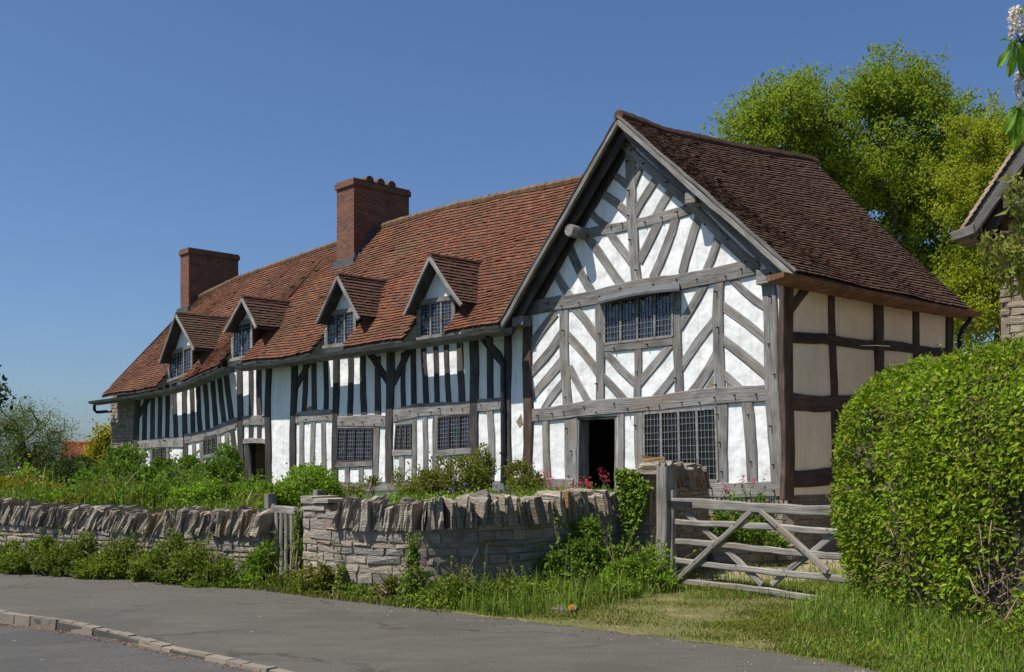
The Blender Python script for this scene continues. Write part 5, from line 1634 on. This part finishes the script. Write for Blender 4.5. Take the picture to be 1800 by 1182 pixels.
P2 = np.repeat(P, 2, 0); P2 = P2 + np.c_[rg.normal(size=(len(P2), 2)) * .05, np.repeat(hs, 2) * rg.uniform(.3, 1.1, len(P2))]
kk_ = (np.sin(P2[:, 0] * 3.1 + P2[:, 1]) + rg.normal(size=len(P2)) * .5) > 0
o = leaves("garden_ground_cover", P2[kk_], .07, 'bush', None, rg, upb=.5); tag(o, kind='stuff')
o = leaves("garden_ground_cover", P2[~kk_], .06, 'olive', None, rg, upb=.5, aspect=.35); tag(o, kind='stuff')
def flower_plant(name, label, group, px, py, d, mat, heads, spread, hgt, seed, hsize):
    rg = np.random.default_rng(seed)
    c = DP(px, py, d)
    root = empty(name, (c.x, c.y, .86 if d < 17.3 or px < 1090 else .3), label, "flower", group)
    bz = root['wloc'][2]
    st = MB(); lp = []
    for i in range(heads):
        t = np.array([c.x + rg.normal() * spread, c.y + rg.normal() * spread * .5, c.z + rg.uniform(-.5, .5) * hgt])
        b = np.array([c.x + rg.normal() * .05, c.y + rg.normal() * .05, bz])
        m_ = (b + t) / 2 + rg.normal(size=3) * .02
        st.tube([b, m_, t], [.005, .004, .003], 5)
        q = t + rg.normal(size=(17, 3)) * hsize
        leaves("flower", q, hsize * 1.1, mat, root, rg, unit(q - t), aspect=.8)
        for f in rg.uniform(.2, .8, 10): lp.append(b + (t - b) * f + rg.normal(size=3) * .02)
    st.build("stem", G['twig'], root)
    leaves("leaf", np.array(lp), .055, 'bright', root, rg, aspect=.35)
BL = [("blue flowers near the left end of the curved wall", 690, 884, 15), ("blue flowers below the rose bush, above an orange coping stone", 745, 880, 15), ("pair of blue flowers in front of the rose bush", 798, 858, 16), ("deep blue flowers right of the rose bush", 842, 876, 15.2),
      ("blue flowers at the foot of the black downpipe", 878, 862, 16.5), ("single violet flower above the middle of the curved wall", 905, 876, 15.5)]
for i, (lb, x, y, d) in enumerate(BL): flower_plant("blue_flower", lb, "blue flowers behind the curved wall", x, y, d, 'blue', 2, .09, .05, 200 + i, .028)
RD = [("red valerian spike left of the open door", 966, 842, 17, 4), ("red flowers low in front of the door post", 984, 858, 17, 5), ("red flowers against the dark open doorway", 1032, 852, 17.3, 6), ("tall red flower at the right side of the doorway", 1066, 838, 17.3, 4)]
for i, (lb, x, y, d, h) in enumerate(RD): flower_plant("red_valerian", lb, "red valerian by the door", x, y, d, 'red', h, .10, .16, 220 + i, .028)
flower_plant("red_valerian", "pink valerian standing behind the field gate, left stem group", "red valerian behind the field gate", 1278, 858, 18.1, 'red', 3, .10, .12, 231, .026)
flower_plant("red_valerian", "pink valerian standing behind the field gate below the white corner panel", "red valerian behind the field gate", 1312, 848, 18.2, 'red', 4, .12, .18, 232, .026)

# ---------------------------------------------------------------- plants at the foot of the walls
FT = [((14, 980, 26, 30, 17.0), "leftmost"), ((72, 968, 34, 38, 16.7), "second from the left"), ((140, 974, 38, 40, 16.4), "third from the left"), ((214, 980, 40, 40, 16.0), "fourth from the left"), ((300, 978, 46, 44, 15.6), "tallest and bushiest"), ((342, 990, 34, 36, 15.3), "just left of the smallest"), ((388, 1006, 26, 26, 15.0), "smallest")]
for i, (l, w_) in enumerate(FT):
    px, py, rx, ry, D = l
    bush("wall_plant", f"green clump at the foot of the left stone wall, {w_}", "plant", [(px, py + 13, rx * .95, ry * .78, D, .22), (px - rx * .8, py + 24, rx * 1.15, ry * .5, D - .05, .22), (px + rx * .9, py + 20, rx * 1.15, ry * .62, D - .05, .22), (px + rx * .3, py - 2, rx * .4, ry * .7, D + .05, .15)], 6500, .05, 'wallplant', 0.0, "clumps along the left stone wall", seed=30 + i, amp=.55)
bush("tall_weed", "tall pale weed at the end of the left stone wall by the wicket gate", "weed", [(455, 1000, 22, 32, 15.0, .15), (470, 985, 14, 26, 15.0, .12), (450, 1025, 28, 14, 14.8, .2)], 1700, .08, 'bright', 0.0, seed=40, aspect=.3, depth=.8)
bush("ivy_weed", "narrow column of ivy on the right side of the wicket gate", "ivy", [(525, 935, 6, 42, 14.75, .08), (524, 985, 7, 44, 14.65, .08), (524, 1028, 18, 14, 14.5, .14)], 2000, .05, 'ivy', 0.0, seed=41, depth=.7)
bush("low_weed", "weedy clump at the foot of the wicket gate", "weed", [(545, 1030, 26, 22, 14.1, .2), (570, 1025, 14, 30, 13.95, .12), (500, 1025, 24, 14, 14.7, .2)], 2400, .055, 'olive', 0.0, seed=42, depth=.7)
bush("low_weed", "pale weed patch on the lit face of the curved wall", "weed", [(605, 1040, 20, 18, 13.75, .15), (600, 1020, 8, 30, 13.8, .08), (630, 1044, 18, 14, 13.6, .15)], 1500, .05, 'ivy', 0.0, seed=43, depth=.8)
bush("low_weed", "small weed patch between the pale weed and the tall climbing weed", "weed", [(672, 1050, 24, 16, 13.35, .15), (690, 1040, 12, 28, 13.3, .1)], 1400, .05, 'olive', 0.0, seed=44, depth=.8)
bush("climbing_weed", "tall thin weed climbing the corner of the curved wall", "weed", [(726, 985, 9, 48, 13.15, .08), (730, 1035, 20, 36, 13.0, .16), (725, 1058, 26, 14, 12.9, .2)], 2400, .05, 'ivy', 0.0, seed=45, depth=.8)
bush("nettle_clump", "dark nettles in the shade of the curved wall", "weed", [(1010, 972, 34, 26, 14.6, .2), (1032, 935, 18, 26, 14.9, .15), (985, 1000, 40, 26, 14.2, .25), (1075, 1000, 34, 34, 14.7, .25)], 4200, .075, 'bush', 0.0, seed=46, depth=.7)
bush("leafy_weed", "bright bushy weeds between the curved wall and the field gate post", "weed", [(1100, 1010, 34, 34, 14.3, .3), (1140, 1005, 32, 34, 14.4, .3), (1165, 1025, 24, 22, 14.2, .2), (1085, 1035, 36, 22, 13.7, .3)], 6500, .05, 'bright', 0.0, seed=47, depth=.6)
bush("leafy_weed", "bright low weeds in the shaded grass under the middle of the curved wall", "weed", [(790, 1045, 44, 26, 12.7, .3), (850, 1048, 44, 28, 12.7, .3), (920, 1050, 44, 28, 12.9, .3), (985, 1050, 36, 22, 13.2, .3)], 7000, .05, 'wallplant', 0.0, seed=48, depth=.6)

# ivy on the pillar
iv = empty("ivy", (1.7, 15.5, 0), "bright ivy hanging over the stone pillar", "ivy")
rg = np.random.default_rng(90)
P, N3 = [], []
while len(P) < 1500:
    px, py = rg.uniform(1078, 1146), rg.uniform(828, 965)
    f = (py - 836) / 120
    l_, r_ = np.interp(f, [0, .15, .5, 1], [1082, 1084, 1092, 1098]), np.interp(f, [0, .15, .45, .7, 1], [1120, 1143, 1136, 1124, 1108])
    if not (l_ < px < r_) or rg.random() > 1.25 - f * .75: continue
    d = np.interp(px, [1088, 1142], [15.78, 15.45]) - rg.uniform(.02, .09)
    P.append(tuple(DP(px, py, d))); N3.append((-.3, -1, .1))
leaves("foliage", np.array(P), .062, 'ivy', iv, rg, np.array(N3) * .5 + np.array([0, 0, -.3]), upb=.3, aspect=.8)
mb = MB()
for i in range(14):
    a, b = P[rg.integers(len(P))], P[rg.integers(len(P))]
    if abs(a[2] - b[2]) < .5: mb.tube([a, b], .005, 4)
mb.tube([Vector((1.55, 15.72, 0)), DP(1100, 930, 15.66), DP(1110, 850, 15.62)], [.02, .015, .008], 6)
mb.build("stem", G['twig'], iv)

# ---------------------------------------------------------------- grass
rg = np.random.default_rng(95)
def in_poly_px(n, xr, yr, cond):
    out = []
    while len(out) < n:
        x, y = rg.uniform(*xr), rg.uniform(*yr)
        if cond(x, y): out.append(xy(GP(x, y)) + (.006,))
    return np.array(out)
fr_x, fr_y = [735, 860, 1000, 1150, 1300, 1430, 1530, 1700], [1069, 1086, 1102, 1119, 1139, 1160, 1179, 1222]
edge = lambda x: np.interp(x, fr_x, fr_y)
# rank grass below the curved wall
P = in_poly_px(9000, (740, 1190), (985, 1105), lambda x, y: y < edge(x) - 2 and y > np.interp(x, [740, 800, 1000, 1190], [1035, 1020, 1010, 1000]) and y < np.interp(x, [740, 860, 1000, 1100, 1190], [1080, 1090, 1075, 1055, 1040]) + rg.normal() * 5)
h = rg.uniform(.07, .24, len(P)) + (rg.random(len(P)) < .2) * rg.uniform(.05, .30, len(P))
blades("verge_grass", P, h, 'grass', rg, width=.006, lean=.7)
# tall grass at the hedge foot
def hc(x, y):
    left = np.interp(y, [990, 1030, 1080, 1130, 1180], [1452, 1418, 1395, 1372, 1400]) + rg.normal() * 10
    return x > left and y < edge(x) - 3 + rg.normal() * 3
P = in_poly_px(21000, (1370, 1850), (1000, 1230), hc)
dist = hsdf(np.c_[P[:, :2], np.full(len(P), .6)])
P = P[dist > -.1]; dist = dist[dist > -.1]
h = np.clip(.42 - dist * .42, .07, .45) * rg.uniform(.5, 1.2, len(P))
blades("hedge_grass", P, h, 'grass', rg, width=.005, lean=.75)
P = in_poly_px(700, (1450, 1800), (1010, 1200), lambda x, y: y < edge(x) - 12)
lf = P + np.c_[np.zeros((len(P), 2)), rg.uniform(.05, .35, len(P))]
o = leaves("hedge_foot_weeds", lf, .04, 'hedge', None, rg); tag(o, kind='stuff')
# short turf on the drive
P = in_poly_px(110000, (840, 1560), (1025, 1185), lambda x, y: y < edge(x) - 1)
nzv = fbm(P, np.random.default_rng(5), ((1.3, .5), (3.4, .4), (8., .25)))
keep = nzv + rg.normal(size=len(P)) * .35 > .0
P = P[keep]; nzv = nzv[keep]
blades("turf", P, rg.uniform(.012, .045, len(P)) * (1 + np.clip(nzv, 0, 1.2)), 'turf', rg, width=.0045, lean=.95)
P = in_poly_px(2600, (1190, 1470), (985, 1060), lambda x, y: True)
blades("gate_grass", P, rg.uniform(.04, .16, len(P)), 'grass', rg, width=.005, lean=.8)
# grass fringe against the left wall
P = []
for i in range(2600):
    px = rg.uniform(-20, 760); y = np.interp(px, [0, 200, 400, 560, 700, 760], [1003, 1014, 1032, 1052, 1068, 1074]) - rg.uniform(0, 6)
    P.append(xy(GP(px, y)) + (.0,))
P = np.array(P); blades("wall_foot_grass", P, rg.uniform(.03, .12, len(P)), 'turf', rg, width=.006, lean=.9)

def dandelion(label, px, py):
    c = GP(px, py); root = empty("dandelion", c, label, "flower", "dandelions by the pavement")
    mb = MB(); mb.tube([c, c + Vector((.01, 0, .07))], .004, 5); mb.build("stem", G['twig'], root)
    rg = np.random.default_rng(int(px)); t = np.array(c + Vector((.01, 0, .075)))
    d = unit(rg.normal(size=(60, 3)) + [0, -.4, .6])
    leaves("flower", t + d * .008, .032, 'yellow', root, rg, d * 3, aspect=.4)
dandelion("yellow dandelion beside the flat slab on the grassy drive edge", 1003, 1080)
dandelion("yellow dandelion by the smallest clump at the left wall", 394, 1018)
mb = MB()
c = [GP(968, 1078), GP(1012, 1080), GP(1016, 1071), GP(975, 1069)]
mb.hexa([v - Vector((0, 0, .02)) for v in c] + [v + Vector((0, 0, .05)) for v in c])
tag(mb.build("flat_slab", MT['kerb']), "flat grey stone slab lying in the grass at the edge of the drive", "stone slab")
# gravel and litter scattered at the pavement edge
rg = np.random.default_rng(99); mb = MB()
for i in range(420):
    x = rg.uniform(-10, 1540)
    y = (edge(x) if x > 735 else np.interp(x, [0, 200, 400, 560, 735], [1004, 1016, 1034, 1054, 1071])) + abs(rg.normal()) * (9 if x < 1250 else 16) + 1
    c = GP(x, y); r = rg.uniform(.006, .018)
    v = [c + Vector((rg.uniform(-r, r), rg.uniform(-r, r), 0)) for _ in range(3)]
    mb.add(v + [c + Vector((0, 0, r * .9))], [[0, 1, 3], [1, 2, 3], [2, 0, 3], [2, 1, 0]])
tag(mb.build("grit", MT['stone_warm']), kind='stuff')

# dead leaves and grit lying in the channel along the kerb
rg = np.random.default_rng(101); mb = MB()
for i in range(520):
    k = rg.integers(2, 7); a, b = KERB[k], KERB[k + 1]; f = rg.random()
    p = a.lerp(b, f); z = kz[k] + (kz[k + 1] - kz[k]) * f + .004; d = (b - a).normalized(); n = Vector((d.y, -d.x, 0))
    p = p + n * (.03 + abs(rg.normal()) * .06); r = rg.uniform(.008, .026)
    c = Vector((p.x, p.y, z)); v = [c + Vector((rg.uniform(-r, r), rg.uniform(-r, r), rg.uniform(0, .006))) for _ in range(3)]
    mb.add(v + [c + Vector((0, 0, r * .5))], [[0, 1, 3], [1, 2, 3], [2, 0, 3], [2, 1, 0]])
tag(mb.build("leaf_litter", MT['litter']), kind='stuff')

# ---------------------------------------------------------------- horse chestnut overhead
ct = empty("chestnut_tree", (4.6, 7.2, 0), "horse chestnut with large leaves and white flower spikes reaching in at top right", "tree")
rg = np.random.default_rng(120)
mb = MB()
mb.tube([(4.6, 7.2, 0), (4.65, 7.2, 2.0), (4.5, 7.1, 4.4), (4.6, 7.0, 6.5)], [.26, .22, .17, .10], 10)
mb.tube([(4.52, 7.1, 4.3), (3.8, 6.6, 4.55), tuple(DP(1815, 60, 6.0))], [.06, .03, .012], 7)
mb.tube([(4.6, 7.15, 2.9), (3.9, 6.5, 3.65), tuple(DP(1820, 190, 6.0))], [.05, .025, .010], 7)
mb.tube([tuple(DP(1815, 60, 6.0)), tuple(DP(1795, 75, 5.95)), tuple(DP(1787, 60, 5.95))], [.010, .007, .004], 6)
mb.tube([tuple(DP(1820, 190, 6.0)), tuple(DP(1806, 175, 5.95)), tuple(DP(1798, 165, 5.95))], [.010, .007, .004], 6)
def leaflet(base, d, nrm, L_, w):
    x = unit(np.array(d)); y = unit(np.cross(nrm, x)); z = np.cross(x, y)
    V, F = [], []
    prof = [(0, .06), (.2, .35), (.45, .75), (.68, 1.0), (.85, .75), (1.0, .03)]
    for (f, k) in prof:
        c = np.array(base) + x * L_ * f - z * L_ * .28 * f * f
        for s_ in (-1, -.5, 0, .5, 1):
            V.append(c + y * w / 2 * k * s_ + z * (.035 * abs(s_) * L_ + .006 * math.sin(f * 40) * abs(s_)))
    for i in range(len(prof) - 1):
        for j in range(4):
            a = i * 5 + j; F.append([a, a + 1, a + 6, a + 5])
    return V, F
def palm(px, py, dep, dirs, seed, root=None):
    mbl = MB(); c = np.array(DP(px, py, dep))
    mb.tube([c, c + np.array([.06, .02, .05]), np.array(DP(1812, py - 20, dep + .03)) if root is None else root], [.003, .004, .005], 5)
    for (dx, dz, L_) in dirs:
        d = np.array([dx, rg.uniform(-.3, .2), dz])
        V, F = leaflet(c, d, np.array([rg.uniform(-.3, .1), -.75, .6]), L_, L_ * .29)
        mbl.add(V, F)
    mbl.build("leaf", G['chestnut'], ct)
palm(1783, 76, 5.9, [(-.35, -.5, .14), (-.75, -.9, .16), (-.1, -1, .18), (.4, -1, .2), (.8, -.6, .18), (-.5, .1, .10)], 1)
palm(1800, 66, 6.0, [(-.2, -1, .16), (.3, -1, .2), (.7, -.3, .2), (-.7, -.35, .12)], 2)
palm(1790, 190, 6.0, [(-.5, -.7, .17), (-.25, -1, .20), (.1, -1, .24), (.5, -.8, .2), (-.6, -.3, .11)], 3)
palm(1803, 183, 5.9, [(-.25, -1, .18), (.1, -1, .22), (.6, -.8, .2)], 4)
palm(1806, 0, 6.0, [(-.3, -.6, .10), (.2, -1, .18), (.6, -.6, .2)], 5)
palm(1808, 120, 6.0, [(-.35, -.3, .10), (.2, -1, .18), (.5, -.3, .2)], 6)
tips = []                                              # the rest of the crown, to the right of the picture
for i in range(11):
    a = np.array([4.55, 7.1, 3.6 + .27 * i]); e = np.array([rg.uniform(4.0, 6.2), rg.uniform(5.6, 8.4), rg.uniform(4.2, 7.6)])
    m_ = (a + e) / 2 + [0, 0, -.15]
    mb.tube([a, m_, e], [.05, .03, .012], 6)
    tips += [m_ + (e - m_) * f for f in (.3, .55, .75, .9, 1.0, 1.05)]
for i, t in enumerate(tips):
    c = t + rg.normal(size=3) * [.22, .22, .18]
    if c[0] / c[1] < .56: continue
    k = FPX / c[1]
    palm(CX + c[0] * k, HZ - (c[2] - EYE) * k, c[1], [(x_, z_, rg.uniform(.15, .24)) for x_, z_ in ((-.9, -.3), (-.5, -.9), (0, -1), (.5, -.9), (.9, -.3))], 20 + i, t)
mb.build("branch", G['bark'], ct, smooth=True)
for (px, py, hh) in ((1788, 38, .15), (1799, 148, .20)):
    c0 = np.array(DP(px + 3, py + 24, 5.95)); c1 = np.array(DP(px - 4, py - 22, 5.95))
    f = rg.random(150) ** .9
    rad = .036 * (1 - f * .75)
    ang = rg.uniform(0, 6.28, 150)
    q = c0 + (c1 - c0) * f[:, None] + np.stack([np.cos(ang) * rad, np.sin(ang) * rad, rg.normal(size=150) * .008], 1)
    leaves("flower_spike", q, .026, 'white', ct, rg, np.stack([np.cos(ang), np.sin(ang), 0 * ang + .3], 1), aspect=.9, droop=.3)
